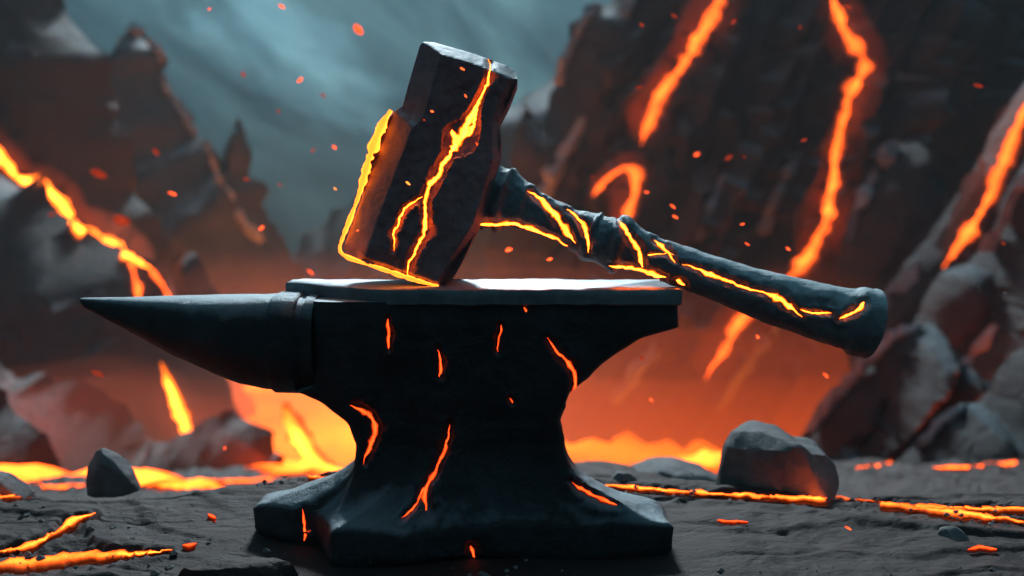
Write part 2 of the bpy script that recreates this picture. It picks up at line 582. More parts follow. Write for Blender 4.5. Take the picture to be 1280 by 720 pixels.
ys = np.concatenate([np.linspace(-1.5, 1.10, 16), np.linspace(1.12, 1.95, 210), np.geomspace(1.96, 120, 150)])
us = np.concatenate([np.linspace(-3.2, -0.8, 24, endpoint=False), np.linspace(-0.8, 0.8, 470), np.linspace(0.8, 3.2, 25)[1:]])
UU, YY = np.meshgrid(us, ys)
XX = UU * np.maximum(YY, 1.1)
# keep the foreground level under anything standing on it
ZZ = ground_z(XX, np.maximum(YY, 0.4))
foot = np.clip(1 - np.maximum(np.abs(XX + 0.09) - 0.36, 0) / 0.1, 0, 1) * np.clip(1 - np.maximum(np.abs(YY - 1.47) - 0.14, 0) / 0.08, 0, 1)
ZZ = ZZ * (1 - foot * 0.8) - 0.003 * foot
nr, nc = XX.shape
_Y = np.maximum(YY, 0.3).ravel()
_gp = groove(640 + F * XX.ravel() / _Y, HZ + F * (HC - ZZ.ravel()) / _Y, [q_ for q_ in SEAM_PATHS if abs(q_[0][0] - q_[-1][0]) > 60], grow=1.3, add=1.2).reshape(XX.shape)
ZZ = ZZ - np.where((YY > 1.1) & (YY < 2.1), 0.010, 0) * _gp * np.where(_gp < 0, 1.6, 1)
gv = np.stack([XX.ravel(), YY.ravel(), ZZ.ravel()], 1)
gf = [(i * nc + j, i * nc + j + 1, (i + 1) * nc + j + 1, (i + 1) * nc + j) for i in range(nr - 1) for j in range(nc - 1)]
ground = tag(obj('ground', gv, gf, M['ground']), kind='structure')
GB = bvh_of([ground])


def gz(x, y):
    h = GB.ray_cast(Vector((x, y, 50)), Vector((0, 0, -1)))[0]
    return h.z if h else 0.0


# ---- lava lake far below the shelf
LZ = -12.0
lx, ly = np.meshgrid(np.linspace(-42, 42, 60), np.linspace(24, 60, 40))
lv = np.stack([lx.ravel(), ly.ravel(), np.full(lx.size, LZ)], 1)
lf = [(i * 60 + j, i * 60 + j + 1, (i + 1) * 60 + j + 1, (i + 1) * 60 + j) for i in range(39) for j in range(59)]
lheat = np.clip(0.85 + 0.4 * fbm(lx.ravel() * 0.12, ly.ravel() * 0.2, 0, 60, 3), 0, 1.1)
lake = tag(obj('lava_lake', lv, lf, M['lake'], heat=lheat), kind='structure')

# ---- mountains
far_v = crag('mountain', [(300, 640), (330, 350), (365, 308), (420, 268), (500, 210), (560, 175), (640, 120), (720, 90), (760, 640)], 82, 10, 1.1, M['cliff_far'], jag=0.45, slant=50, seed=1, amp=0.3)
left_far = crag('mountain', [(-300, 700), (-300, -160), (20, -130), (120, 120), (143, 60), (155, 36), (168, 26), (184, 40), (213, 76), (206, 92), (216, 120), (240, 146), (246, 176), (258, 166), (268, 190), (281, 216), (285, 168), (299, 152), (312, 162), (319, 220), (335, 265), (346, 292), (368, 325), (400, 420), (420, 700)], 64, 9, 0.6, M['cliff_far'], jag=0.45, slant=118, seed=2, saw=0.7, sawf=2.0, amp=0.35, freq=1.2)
left_mid = crag('mountain', [(-400, 700), (-400, -200), (20, -70), (70, -20), (92, 14), (112, 40), (137, 68), (146, 110), (168, 200), (200, 300), (262, 410), (310, 500), (350, 700)], 50, 8, 0.6, M['cliff'], jag=0.45, slant=115, seed=3, saw=0.8, sawf=2.0, amp=0.4, freq=1.1)
right_main = crag('mountain', [(560, 700), (590, 420), (622, 260), (640, 215), (650, 165), (659, 136), (667, 150), (678, 160), (688, 130), (694, 92), (700, 68), (713, 50), (728, 22), (744, 6), (756, 8), (776, -20), (800, -60), (1000, -160), (1700, -200), (1700, 700)], 52, 7, 0.6, M['cliff'], jag=0.45, slant=66, seed=4, saw=1.0, sawf=2.2, amp=0.42, freq=1.3)
for o in (far_v, left_far, left_mid, right_main):
    tag(o, kind='structure')

left_slope = tag(crag('hill', [(-300, 700), (-300, 60), (-60, 140), (0, 196), (28, 228), (48, 224), (66, 246), (88, 278), (112, 294), (150, 312), (185, 332), (215, 362), (255, 430), (300, 520), (330, 700)], 34, 6, 0.55, M['hill'], slant=122, seed=5, saw=0.8, sawf=1.6, amp=0.35, freq=1.2), kind='structure')
low_hill = tag(crag('hill', [(-200, 690), (-200, 440), (-40, 436), (0, 448), (16, 462), (60, 466), (112, 490), (168, 520), (190, 541), (230, 560), (300, 690)], 17, 3.0, 0.22, M['hill'], slant=150, seed=6, amp=0.22, prof=0.8), kind='structure')
mound = tag(crag('hill', [(165, 690), (180, 560), (196, 545), (236, 530), (282, 520), (312, 521), (336, 546), (358, 562), (362, 690)], 15, 1.7, 0.13, M['hill'], slant=140, seed=7, amp=0.25, prof=0.8), kind='structure')
front_mound = tag(crag('hill', [(-160, 690), (-160, 500), (-20, 482), (8, 490), (34, 520), (60, 556), (80, 600), (90, 690)], 11, 1.3, 0.12, M['hill'], slant=150, seed=8, amp=0.25, prof=0.8), kind='structure')

# ---- leaning slabs and pinnacles (things)
M['spire'] = stone('black_spire_rock', (0.004, 0.004, 0.005), (0.012, 0.012, 0.014), 0.8, bump=0.8, bdist=0.15)
G_SLAB = 'leaning rock slabs under the right cliff'
spire = tag(crag('rock_spire', [(1120, 690), (1076, 520), (1052, 400), (1046, 340), (1052, 300), (1064, 262), (1078, 234), (1104, 196), (1128, 169), (1140, 184), (1152, 220), (1166, 280), (1190, 420), (1230, 690)], 31, 3.0, 0.22, M['spire'], slant=62, seed=10, saw=0.9, sawf=1.3, jag=0.16, amp=0.3, prof=0.35),
            'dark pointed rock spire with a pale left edge behind the hammer handle end', 'rock spire', G_SLAB)
slab_a = tag(crag('rock_slab', [(1030, 690), (1060, 470), (1096, 378), (1128, 335), (1152, 308), (1182, 262), (1214, 214), (1240, 168), (1275, 110), (1330, 40), (1500, -60), (1500, 690)], 26, 3.6, 0.18, M['slab'], slant=56, seed=11, jag=0.16, saw=1.3, sawf=1.4, flat=0.55, amp=0.5, prof=0.35),
             'tall slanting rock slab carrying the rightmost lava stream', 'rock slab', G_SLAB)
slab_b = tag(crag('rock_slab', [(1090, 690), (1120, 470), (1142, 404), (1160, 362), (1178, 336), (1212, 326), (1238, 294), (1262, 232), (1292, 188), (1420, 60), (1500, 690)], 20, 2.6, 0.13, M['slab'], slant=60, seed=12, jag=0.16, saw=1.3, sawf=1.2, flat=0.55, amp=0.5, prof=0.35),
             'black rock slab at the right edge just below the rightmost lava stream', 'rock slab', G_SLAB)
slab_c = tag(crag('rock_slab', [(975, 690), (998, 552), (1018, 518), (1038, 492), (1074, 456), (1108, 420), (1138, 406), (1166, 404), (1190, 436), (1226, 474), (1290, 500), (1400, 690)], 13, 1.5, 0.07, M['slab'], slant=52, seed=13, jag=0.16, saw=1.5, sawf=1.1, flat=0.5, amp=0.55, prof=0.35),
             'sloping rock slab with a long pale crest behind the large boulder', 'rock slab', G_SLAB)
slab_d = tag(crag('rock_slab', [(1070, 690), (1108, 590), (1145, 556), (1168, 528), (1200, 504), (1222, 506), (1250, 462), (1300, 400), (1420, 360), (1420, 690)], 9.5, 1.2, 0.055, M['slab'], slant=48, seed=14, jag=0.16, saw=1.5, sawf=1.1, flat=0.5, amp=0.55, prof=0.35),
             'low black rock slab at the right edge above the thin lava seam', 'rock slab', G_SLAB)
pinn = tag(crag('rock_pinnacle', [(205, 480), (216, 380), (221, 330), (232, 317), (248, 318), (258, 338), (270, 376), (285, 480)], 40, 1.2, 0.2, M['cliff_far'], slant=115, seed=15, amp=0.25),
           'pale blunt rock pinnacle just beyond the left lava stream', 'rock pinnacle')

# ---- loose stones on the shelf
def boulder(name, px, D, T, step, m, label, cat, seed, cuts=(), nrand=9, slant=0):
    """a broken rock: an outline with depth, its corners struck off by flat faces, then weathered"""
    rnd = random.Random(seed)
    pts = [(P(x, y, D).x, P(x, y, D).z) for x, y in px]
    cxx, czz = sum(p[0] for p in pts) / len(pts), sum(p[1] for p in pts) / len(pts)
    c = Vector((cxx, D, czz))
    bm = bmesh.new()
    a = [bm.verts.new((x, D - T, z)) for x, z in pts]
    b = [bm.verts.new((x, D + T, z)) for x, z in pts]
    bm.faces.new(a)
    bm.faces.new(list(reversed(b)))
    for i in range(len(a)):
        k = (i + 1) % len(a)
        bm.faces.new((a[k], a[i], b[i], b[k]))
    bmesh.ops.recalc_face_normals(bm, faces=bm.faces)
    W = max(p[0] for p in pts) - min(p[0] for p in pts)
    H = max(p[1] for p in pts) - min(p[1] for p in pts)
    planes = [(c + Vector((o[0] * W / 2, o[1] * T, o[2] * H / 2)), Vector(n)) for o, n in cuts]
    for _ in range(nrand):
        n = Vector((rnd.uniform(-1, 1), rnd.choice((-1, -1, 1)) * rnd.uniform(0.5, 1.2), rnd.uniform(-0.2, 1)))
        n.normalize()
        o = Vector((n.x * W / 2, n.y * T, n.z * H / 2)) * rnd.uniform(0.80, 1.0)
        planes.append((c + o, n))
    for o, n in planes:
        r = bmesh.ops.bisect_plane(bm, geom=bm.verts[:] + bm.edges[:] + bm.faces[:], plane_co=o, plane_no=n.normalized(), clear_outer=True)
        ed = [e for e in bm.edges if e.is_boundary]
        if ed:
            bmesh.ops.holes_fill(bm, edges=ed)
    bmesh.ops.triangulate(bm, faces=bm.faces[:])
    for _ in range(9):
        ed = [e for e in bm.edges if e.calc_length() > step * 1.6]
        if not ed:
            break
        bmesh.ops.subdivide_edges(bm, edges=ed, cuts=1)
        bmesh.ops.triangulate(bm, faces=[f for f in bm.faces if len(f.verts) > 3])
    bmesh.ops.smooth_vert(bm, verts=bm.verts[:], factor=0.5, use_axis_x=True, use_axis_y=True, use_axis_z=True)
    bm.normal_update()
    q = np.array([tuple(v.co) for v in bm.verts])
    f = 1.0 / (W * 0.22)
    nz = fbm(q[:, 0] * f, q[:, 1] * f, q[:, 2] * f, seed, 5, 0.55) * W * 0.014
    nrm = [v.normal.copy() for v in bm.verts]
    for v, n, k in zip(bm.verts, nrm, nz):
        v.co += n * float(k)
    me = bpy.data.meshes.new(name)
    bm.to_mesh(me)
    bm.free()
    me.materials.append(m)
    o = bpy.data.objects.new(name, me)
    COL.objects.link(o)
    sharpen(o, 28)
    return tag(recenter(o), label, cat)


boulder('boulder', [(897, 617), (901, 586), (909, 556), (921, 544), (946, 538), (985, 543), (1004, 556), (1030, 563), (1043, 580), (1042, 604), (1030, 616), (960, 617)], 1.79, 0.075, 0.008, M['rock'],
        'large grey boulder with a pale left face beside the lava seam', 'boulder', 21,
        cuts=[((-0.10, -1, 0), (-0.62, -0.78, 0.12)), ((-0.5, -0.6, 0.9), (-0.5, -0.5, 1.0)), ((0.3, -1, 0.75), (0.15, -0.9, 1.0)), ((0.85, -1, 0), (0.8, -0.7, 0.2)), ((-0.3, -1, -0.5), (-0.4, -1, -0.35))], nrand=3)
boulder('rock_shard', [(118, 612), (114, 580), (120, 563), (130, 560), (146, 572), (166, 594), (178, 611), (160, 617), (130, 617)], 1.82, 0.035, 0.006, M['rock'],
        'upright pointed rock shard at the edge of the shelf under the horn', 'rock', 22)
boulder('stone', [(-26, 626), (-24, 590), (-6, 588), (8, 596), (24, 612), (34, 624), (10, 630)], 1.76, 0.035, 0.007, M['rock'],
        'dark sloping rock cut off by the left edge of the picture', 'rock', 23)
boulder('stone', [(762, 612), (763, 598), (772, 590), (785, 590), (796, 598), (799, 610), (790, 616), (770, 616)], 1.80, 0.022, 0.004, M['rock'],
        'small round stone beside the right foot of the anvil', 'stone', 24)
boulder('stone', [(1172, 690), (1176, 664), (1190, 656), (1204, 664), (1214, 688), (1204, 696), (1184, 697)], 1.46, 0.024, 0.004, M['rock'],
        'small dark stone on the shelf at the lower right', 'stone', 25)
boulder('ledge_rock', [(786, 606), (796, 592), (822, 582), (850, 584), (880, 590), (905, 604), (880, 612), (810, 612)], 2.6, 0.10, 0.012, M['rock'],
        'low flat ledge of rock between the small stone and the boulder', 'rock', 26, slant=160)
boulder('flagstone', [(206, 716), (222, 704), (290, 700), (372, 704), (396, 712), (398, 724), (210, 726)], 1.335, 0.03, 0.006, M['ground'],
        'flat grey flagstone in front of the rear left foot of the anvil', 'stone', 27, slant=170)

# ---- slanting ribs on the cliff faces, lit edges painted into their pale colour
CB0 = bvh_of([far_v, left_far, left_mid, right_main, spire, slab_a, slab_b, slab_c, slab_d])
M['rib'] = stone('lit_pale_rib', (0.20, 0.27, 0.29), (0.38, 0.48, 0.52), 0.6, lit_top=(0.46, 0.58, 0.62), lit_lo=0.35, lit_hi=0.9, bump=0.7, bdist=0.15)


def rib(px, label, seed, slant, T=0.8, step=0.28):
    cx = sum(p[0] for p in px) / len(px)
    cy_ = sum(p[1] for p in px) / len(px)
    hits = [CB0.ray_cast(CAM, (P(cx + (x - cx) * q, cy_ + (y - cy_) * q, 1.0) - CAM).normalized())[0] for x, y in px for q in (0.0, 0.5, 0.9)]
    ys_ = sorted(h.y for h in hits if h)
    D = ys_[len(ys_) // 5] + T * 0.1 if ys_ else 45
    return tag(crag('lit_edge_rib', px, D, T, step, M['rib'], slant=slant, seed=seed, amp=0.3, prof=0.5, jag=0.35), label, 'rock rib', 'slanting rock ribs on the mountain sides, coloured pale as lit edges')


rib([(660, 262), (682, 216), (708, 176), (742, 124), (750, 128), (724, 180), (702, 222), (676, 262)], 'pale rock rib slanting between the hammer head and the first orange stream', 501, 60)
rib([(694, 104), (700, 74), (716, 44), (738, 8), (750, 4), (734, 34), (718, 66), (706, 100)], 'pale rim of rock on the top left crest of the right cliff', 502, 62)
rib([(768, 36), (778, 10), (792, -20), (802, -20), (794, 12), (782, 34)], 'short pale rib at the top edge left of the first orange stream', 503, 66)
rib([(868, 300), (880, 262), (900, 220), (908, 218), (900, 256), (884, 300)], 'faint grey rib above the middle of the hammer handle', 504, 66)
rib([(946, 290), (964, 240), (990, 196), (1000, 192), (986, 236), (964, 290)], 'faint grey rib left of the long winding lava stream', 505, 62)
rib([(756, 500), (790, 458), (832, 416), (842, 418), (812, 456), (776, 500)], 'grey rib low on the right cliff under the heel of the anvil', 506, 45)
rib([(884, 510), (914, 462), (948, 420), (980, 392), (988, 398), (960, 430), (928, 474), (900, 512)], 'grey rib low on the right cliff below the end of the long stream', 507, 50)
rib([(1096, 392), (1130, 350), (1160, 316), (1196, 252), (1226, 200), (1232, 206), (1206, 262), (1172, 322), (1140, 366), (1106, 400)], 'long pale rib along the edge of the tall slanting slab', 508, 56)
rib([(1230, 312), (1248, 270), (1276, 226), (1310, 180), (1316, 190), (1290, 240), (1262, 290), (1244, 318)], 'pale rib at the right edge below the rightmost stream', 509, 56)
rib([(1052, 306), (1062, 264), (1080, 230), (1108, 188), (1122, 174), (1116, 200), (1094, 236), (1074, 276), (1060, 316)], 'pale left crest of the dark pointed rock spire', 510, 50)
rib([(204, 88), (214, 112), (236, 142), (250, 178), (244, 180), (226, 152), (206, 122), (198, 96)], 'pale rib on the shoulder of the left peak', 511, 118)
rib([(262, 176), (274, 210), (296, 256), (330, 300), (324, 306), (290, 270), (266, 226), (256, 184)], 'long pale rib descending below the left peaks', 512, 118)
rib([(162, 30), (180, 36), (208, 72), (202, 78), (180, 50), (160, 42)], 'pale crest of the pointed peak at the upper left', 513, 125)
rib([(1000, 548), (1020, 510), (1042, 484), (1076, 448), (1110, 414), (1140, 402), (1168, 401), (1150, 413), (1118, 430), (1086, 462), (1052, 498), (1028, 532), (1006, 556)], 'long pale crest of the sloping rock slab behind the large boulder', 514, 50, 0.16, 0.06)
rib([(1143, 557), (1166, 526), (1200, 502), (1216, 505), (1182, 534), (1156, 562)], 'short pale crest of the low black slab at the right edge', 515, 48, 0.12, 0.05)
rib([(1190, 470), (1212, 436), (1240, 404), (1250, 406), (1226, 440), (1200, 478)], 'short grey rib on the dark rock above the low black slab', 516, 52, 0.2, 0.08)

# ---- lava on the mountains
CB = bvh_of([far_v, left_far, left_mid, right_main, left_slope, spire, slab_a, slab_b, low_hill, mound])
G_STREAM = 'lava streams running down the mountains'


def halo_fume(pts, dens, grow=3.4, D=None, rmin=0.0):
    """vapour tube added along a lava stream to scatter its light into a halo"""
    c = resample(chaikin([np.array(p, float) for p in pts], 2), 9)
    cen = []
    for x, y, w_ in c:
        d = (P(x, y, 1.0) - CAM).normalized()
        if D is None:
            h_ = CB.ray_cast(CAM, d)[0]
            if h_ is None or (cen and abs(h_.y - cen[-1][0].y) > 6):
                h_ = P(x, y, cen[-1][0].y) if cen else None
            if h_ is None:
                continue
        else:
            h_ = P(x, y, D)
        cen.append((h_, max(rmin, w_ / F * h_.y * grow)))
    m, nt, b, out = mat('halo_vapour')
    nt.nodes.remove(b)
    p = N(nt, 'ShaderNodeVolumePrincipled')
    p.inputs['Color'].default_value = (0.85, 0.40, 0.25, 1)
    p.inputs['Density'].default_value = dens
    nt.links.new(p.outputs[0], out.inputs['Volume'])
    k, vs, fs = 12, [], []
    n = len(cen)
    for i, (o, r) in enumerate(cen):
        t = (cen[min(i + 1, n - 1)][0] - cen[max(i - 1, 0)][0]).normalized()
        u = t.cross(Vector((0, 1, 0))).normalized()
        v = t.cross(u).normalized()
        e = math.sqrt(min(1, (min(i, n - 1 - i) + 0.4) / 3))
        for j in range(k):
            a = 2 * math.pi * j / k
            vs.append(o + (u * math.cos(a) + v * math.sin(a)) * r * e * (1 + 0.18 * float(vn(i * 0.5, j * 0.8, 0, 17))))
    for i in range(n - 1):
        for j in range(k):
            fs.append((i * k + j, i * k + (j + 1) % k, (i + 1) * k + (j + 1) % k, (i + 1) * k + j))
    fs.append(tuple(reversed(range(k))))
    fs.append(tuple((n - 1) * k + j for j in range(k)))
    o = obj('halo_smoke', vs, fs, m)  # added vapour that spreads the glow beside the lava
    bm = bmesh.new()
    bm.from_mesh(o.data)
    bmesh.ops.recalc_face_normals(bm, faces=bm.faces)
    bm.to_mesh(o.data)
    bm.free()
    return tag(recenter(o), kind='stuff')


def stream(pts, m, label, seed, lift=0.05, **kw):
    return tag(ribbon('lava_stream', CB, pts, m, lift=lift, step=2.5, jit=0.9, seed=seed, smoothn=2, bulge=0.5, wn=0.55, **kw), label, 'lava stream', G_STREAM)


stream([(-30, 150, 7), (0, 198, 7), (22, 226, 8), (40, 228, 7), (56, 228, 7), (70, 246, 8), (84, 276, 9), (104, 292, 11), (134, 304, 11), (160, 322, 9), (186, 336, 6)], M['stream_hot'], 'bright yellow lava stream running along the crest of the left slope', 1)
halo_fume([(-30, 150, 7), (0, 198, 7), (22, 226, 8), (40, 228, 7), (56, 228, 7), (70, 246, 8), (84, 276, 9), (104, 292, 11), (134, 304, 11), (160, 322, 9), (186, 336, 6)], 0.20)
stream([(160, 322, 4), (168, 345, 5), (172, 376, 5)], M['stream'], 'short lava trickle dropping from the end of the yellow stream above the horn', 2)
halo_fume([(160, 322, 4), (168, 345, 5), (172, 376, 5)], 0.20)
stream([(186, 336, 4), (200, 352, 4), (214, 384, 4)], M['stream'], 'faint thin lava trickle beside the pale pinnacle', 3)
halo_fume([(186, 336, 4), (200, 352, 4), (214, 384, 4)], 0.20)
stream([(912, -20, 10), (890, 20, 10), (862, 72, 9), (838, 104, 9), (820, 128, 10), (810, 160, 9), (803, 180, 5)], M['stream'], 'orange lava stream descending from the top right of the hammer head', 4)
halo_fume([(912, -20, 10), (890, 20, 10), (862, 72, 9), (838, 104, 9), (820, 128, 10), (810, 160, 9), (803, 180, 5)], 0.20)
stream([(742, 246, 4), (760, 222, 5), (780, 210, 6), (796, 214, 8), (796, 240, 9), (788, 262, 8), (782, 290, 6)], M['stream'], 'hooked lava stream just above the knot of the hammer handle', 5)
halo_fume([(742, 246, 4), (760, 222, 5), (780, 210, 6), (796, 214, 8), (796, 240, 9), (788, 262, 8), (782, 290, 6)], 0.20)
stream([(1040, -20, 8), (1048, 30, 9), (1076, 64, 9), (1078, 84, 9), (1054, 130, 9), (1046, 200, 9), (1036, 276, 9), (1006, 330, 10), (960, 375, 9), (930, 398, 9), (906, 438, 11), (880, 476, 8)], M['stream'], 'long winding lava stream passing behind the hammer handle', 6)
halo_fume([(1040, -20, 8), (1048, 30, 9), (1076, 64, 9), (1078, 84, 9), (1054, 130, 9), (1046, 200, 9), (1036, 276, 9), (1006, 330, 10), (960, 375, 9), (930, 398, 9), (906, 438, 11), (880, 476, 8)], 0.20)
stream([(1300, 110, 7), (1274, 156, 8), (1252, 214, 9), (1238, 250, 8), (1212, 290, 8), (1178, 334, 5)], M['stream'], 'rightmost lava stream on the tall slanting slab', 7)
halo_fume([(1300, 110, 7), (1274, 156, 8), (1252, 214, 9), (1238, 250, 8), (1212, 290, 8), (1178, 334, 5)], 0.20)


def fall(pts, D, m, label, seed):
    """a fall of lava standing clear of the rock, round in section"""
    c = resample(chaikin([np.array(p, float) for p in pts], 2), 3)
    verts, heat, faces = [], [], []
    n, k = len(c), 14
    for i, (x, y, w) in enumerate(c):
        o = P(x, y, D)
        ww = w / F * D * (1 + 0.3 * float(fbm(i * 0.25, 0, seed, 3, 3)))
        for j in range(k):
            a = 2 * math.pi * j / k
            ww2 = ww * (1 + 0.25 * float(vn(i * 0.2, j * 0.9, seed, 5)))
            verts.append((o.x + math.cos(a) * ww2, o.y + math.sin(a) * ww2 * 0.6, o.z + math.sin(a) * ww2 * 0.25))
            heat.append(max(0.15, -math.sin(a)) * min(1, 0.3 + 0.06 * i))
    for i in range(n - 1):
        for j in range(k):
            faces.append((i * k + j, i * k + (j + 1) % k, (i + 1) * k + (j + 1) % k, (i + 1) * k + j))
    return tag(recenter(obj('lava_fall', verts, faces, m, heat=heat)), label, 'lava fall', 'lava falls behind the anvil horn')


fall([(201, 452, 2), (206, 462, 5), (214, 484, 8), (224, 508, 9), (234, 532, 10), (240, 560, 10)], 20, M['stream_hot'], 'narrow yellow lava fall below the middle of the horn', 31)
fall([(356, 505, 4), (363, 520, 10), (374, 545, 13), (388, 568, 17), (404, 590, 23), (412, 615, 26)], 21, M['stream_hot'], 'wide bright yellow lava fall framed by the waist of the anvil', 32)

halo_fume([(201, 452, 3), (214, 484, 7), (234, 532, 9), (240, 560, 9)], 0.12, D=20)
halo_fume([(356, 500, 8), (374, 545, 14), (404, 590, 22), (412, 610, 24)], 0.10, D=21, grow=2.6)

# ---- lava in the ground
G_SEAM = 'molten seams in the rock shelf'


def seam(pts, m, label, seed, **kw):
    return tag(ribbon('lava_seam', GB, pts, m, lift=0.006, step=2.5, jit=kw.pop('jit', 0.8), seed=seed, smoothn=1, bulge=0.3, gap=50, wn=0.35, **kw), label, 'lava seam', G_SEAM)


seam([(-20, 713, 8), (60, 703, 9), (130, 698, 7), (150, 693, 6), (175, 692, 3), (215, 690, 1.2)], M['ground_lava'], 'thick molten seam across the lower left corner', 41)
seam([(-10, 692, 3), (20, 688, 3), (42, 684, 6), (52, 676, 3), (72, 668, 5), (86, 658, 8), (98, 650, 5), (120, 645, 2)], M['ground_lava'], 'bright molten seam with a yellow pool at the left', 42)
seam([(228, 687, 1), (236, 685, 4), (246, 684, 1)], M['crack_dim'], 'tiny glowing spot in the shelf left of the anvil', 43)
seam([(720, 606, 2), (790, 612, 2.2), (850, 616, 2.5), (920, 621, 2.5), (1000, 626, 3), (1060, 630, 5), (1080, 630, 5), (1130, 637, 5), (1190, 644, 5), (1300, 655, 5)], M['ground_lava'], 'long molten seam passing in front of the large boulder', 44)
seam([(1120, 634, 2), (1180, 637, 3), (1300, 640, 3)], M['ground_lava'], 'thin upper branch of the long molten seam at the right edge', 45)
seam([(1070, 586, 2), (1100, 583, 3), (1135, 577, 3)], M['ground_lava'], 'short glowing seam under the sloping slab', 46)
seam([(1166, 586, 3), (1200, 587, 3), (1240, 583, 3), (1300, 574, 4)], M['ground_lava'], 'thin lava seam at the foot of the right edge slab', 47)
seam([(-20, 607, 3), (30, 606, 3), (50, 610, 5), (70, 610, 3), (130, 608, 3), (200, 606, 3), (280, 602, 3.5), (380, 599, 3), (440, 597, 2)], M['ground_lava'], 'wide lava river glowing just beyond the shelf under the horn', 48)
seam([(-10, 622, 2), (14, 624, 2.5), (40, 622, 1)], M['ground_lava'], 'short lava strand beside the rock at the left edge', 50)
seam([(896, 652, 1), (912, 655, 2), (935, 656, 1)], M['crack_dim'], 'faint red seam in the shelf right of the anvil', 51)
seam([(1208, 690, 1), (1226, 686, 4), (1244, 690, 1.5)], M['crack_dim'], 'small glowing patch beside the dark stone at the lower right', 52)
seam([(258, 647, 1), (264, 649, 2.2), (270, 652, 1)], M['crack_dim'], 'tiny orange spark lodged in the shelf beneath the horn', 53)

def flow(pts, label, seed):
    """a broad tongue of lava lying on the slope below the shelf; pts are (x, y, half width) in metres"""
    c = resample(chaikin([np.array(p, float) for p in pts], 2), 0.25)
    tg = np.gradient(c[:, :2], axis=0)
    tg /= np.linalg.norm(tg, axis=1)[:, None]
    nm = np.stack([-tg[:, 1], tg[:, 0]], 1)
    s_ = np.arange(len(c))
    w = c[:, 2] * (1 + 0.35 * fbm(s_ * 0.12, 0, seed, 3, 3))
    vs, hs, rows = [], [], 9
    for i in range(len(c)):
        for j in range(rows):
            t = -1 + 2 * j / (rows - 1)
            q = c[i, :2] + nm[i] * w[i] * t
            z = float(ground_z(np.array([q[0]]), np.array([q[1]]))[0])
            vs.append((q[0], q[1], z + 0.03 * q[1] * 0.35 * (1 - t * t) + 0.01))
            hs.append(1 - t * t)
    fs = [(i * rows + j, i * rows + j + 1, (i + 1) * rows + j + 1, (i + 1) * rows + j) for i in range(len(c) - 1) for j in range(rows - 1)]
    return tag(recenter(obj('lava_flow', vs, fs, M['flow'], heat=hs)), label, 'lava flow', 'lava flows on the slope behind the shelf')


flow([(-16, 24, 1.2), (-11, 18, 1.0), (-7.5, 13, 0.9), (-5, 9, 0.7), (-2.6, 6.5, 0.5), (-1.6, 4.6, 0.35)], 'broad lava tongue on the slope below the left hills', 61)
flow([(-6, 24, 1.0), (-4.5, 17, 0.8), (-3.0, 12, 0.7), (-1.2, 8.5, 0.5)], 'lava tongue on the slope behind the anvil, nearer the middle', 62)
flow([(13, 24, 1.2), (9.5, 17, 1.0), (7, 12.5, 0.8), (5.2, 10, 0.6)], 'broad lava tongue at the foot of the right slabs', 63)
flow([(5, 24, 1.0), (3.4, 16, 0.9), (2.0, 10, 0.6), (1.2, 7, 0.4)], 'lava tongue glowing between the anvil waist and the boulder', 64)

# ================================================================== ANVIL
anvil = empty('anvil', (-0.085, 1.465, 0.0))
tag(anvil, 'large black iron anvil with a long horn and glowing cracks', 'anvil')
CX, CY = -0.085, 1.465
foot_poly = np.array([(-0.424, 1.500), (-0.340, 1.455), (-0.318, 1.462), (-0.292, 1.425), (-0.272, 1.366), (-0.16, 1.368), (-0.08, 1.392), (0.02, 1.400),
                      (0.12, 1.395), (0.247, 1.412), (0.247, 1.50), (0.18, 1.545), (0.10, 1.56), (0.02, 1.53), (-0.16, 1.53), (-0.24, 1.575), (-0.34, 1.585), (-0.424, 1.56)])


def ray_poly(poly, th):
    d = np.array([math.cos(th), math.sin(th)])
    best = 0
    for a, b in zip(poly, np.roll(poly, -1, axis=0)):
        e = b - a
        den = d[0] * e[1] - d[1] * e[0]
        if abs(den) < 1e-12:
            continue
        w = a - np.array([CX, CY])
        t = (w[0] * e[1] - w[1] * e[0]) / den
        s = (w[0] * d[1] - w[1] * d[0]) / den
        if t > 0 and -1e-6 <= s <= 1 + 1e-6:
            best = max(best, t)
    return best


def rect_r(xl, xr, yf, yb, th, pw=14):
    c, s = math.cos(th), math.sin(th)
    hx = (xr - CX) if c > 0 else (CX - xl)
    hy = (yb - CY) if s > 0 else (CY - yf)
    return 1.0 / ((abs(c) / hx) ** pw + (abs(s) / hy) ** pw) ** (1 / pw)


NA = 520
ths = []
raw = np.linspace(0, 2 * math.pi, NA, endpoint=False)
Rb = np.array([ray_poly(foot_poly, t) for t in raw])
Rb = (np.roll(Rb, 1) + 2 * Rb + np.roll(Rb, -1)) / 4
zl = [.165, .203, .233, .246, .250, .262, .40]
xl = [-.243, -.258, -.294, -.322, -.335, -.306, -.304]
zr = [.165, .200, .246, .294, .335, .3495, .351, .40]
xr = [.084, .074, .091, .137, .1975, .250, .254, .254]
# sharp right corner of the heel keeps its vertical end face
def section(z):
    if z >= .165:
        a, b = np.interp(z, zl, xl), np.interp(z, zr, xr)
        yf = np.interp(z, [.165, .22, .30, .36, .40], [1.424, 1.412, 1.396, 1.388, 1.388])
        yb = np.interp(z, [.165, .22, .30, .36, .40], [1.505, 1.512, 1.520, 1.523, 1.523])
        return np.array([rect_r(a, b, yf, yb, t) for t in raw])
    Rw = section(.165)
    t = np.clip((.165 - z) / .115, 0, 1) ** 2.3
    t2 = t
    return Rw + (Rb - Rw) * t2


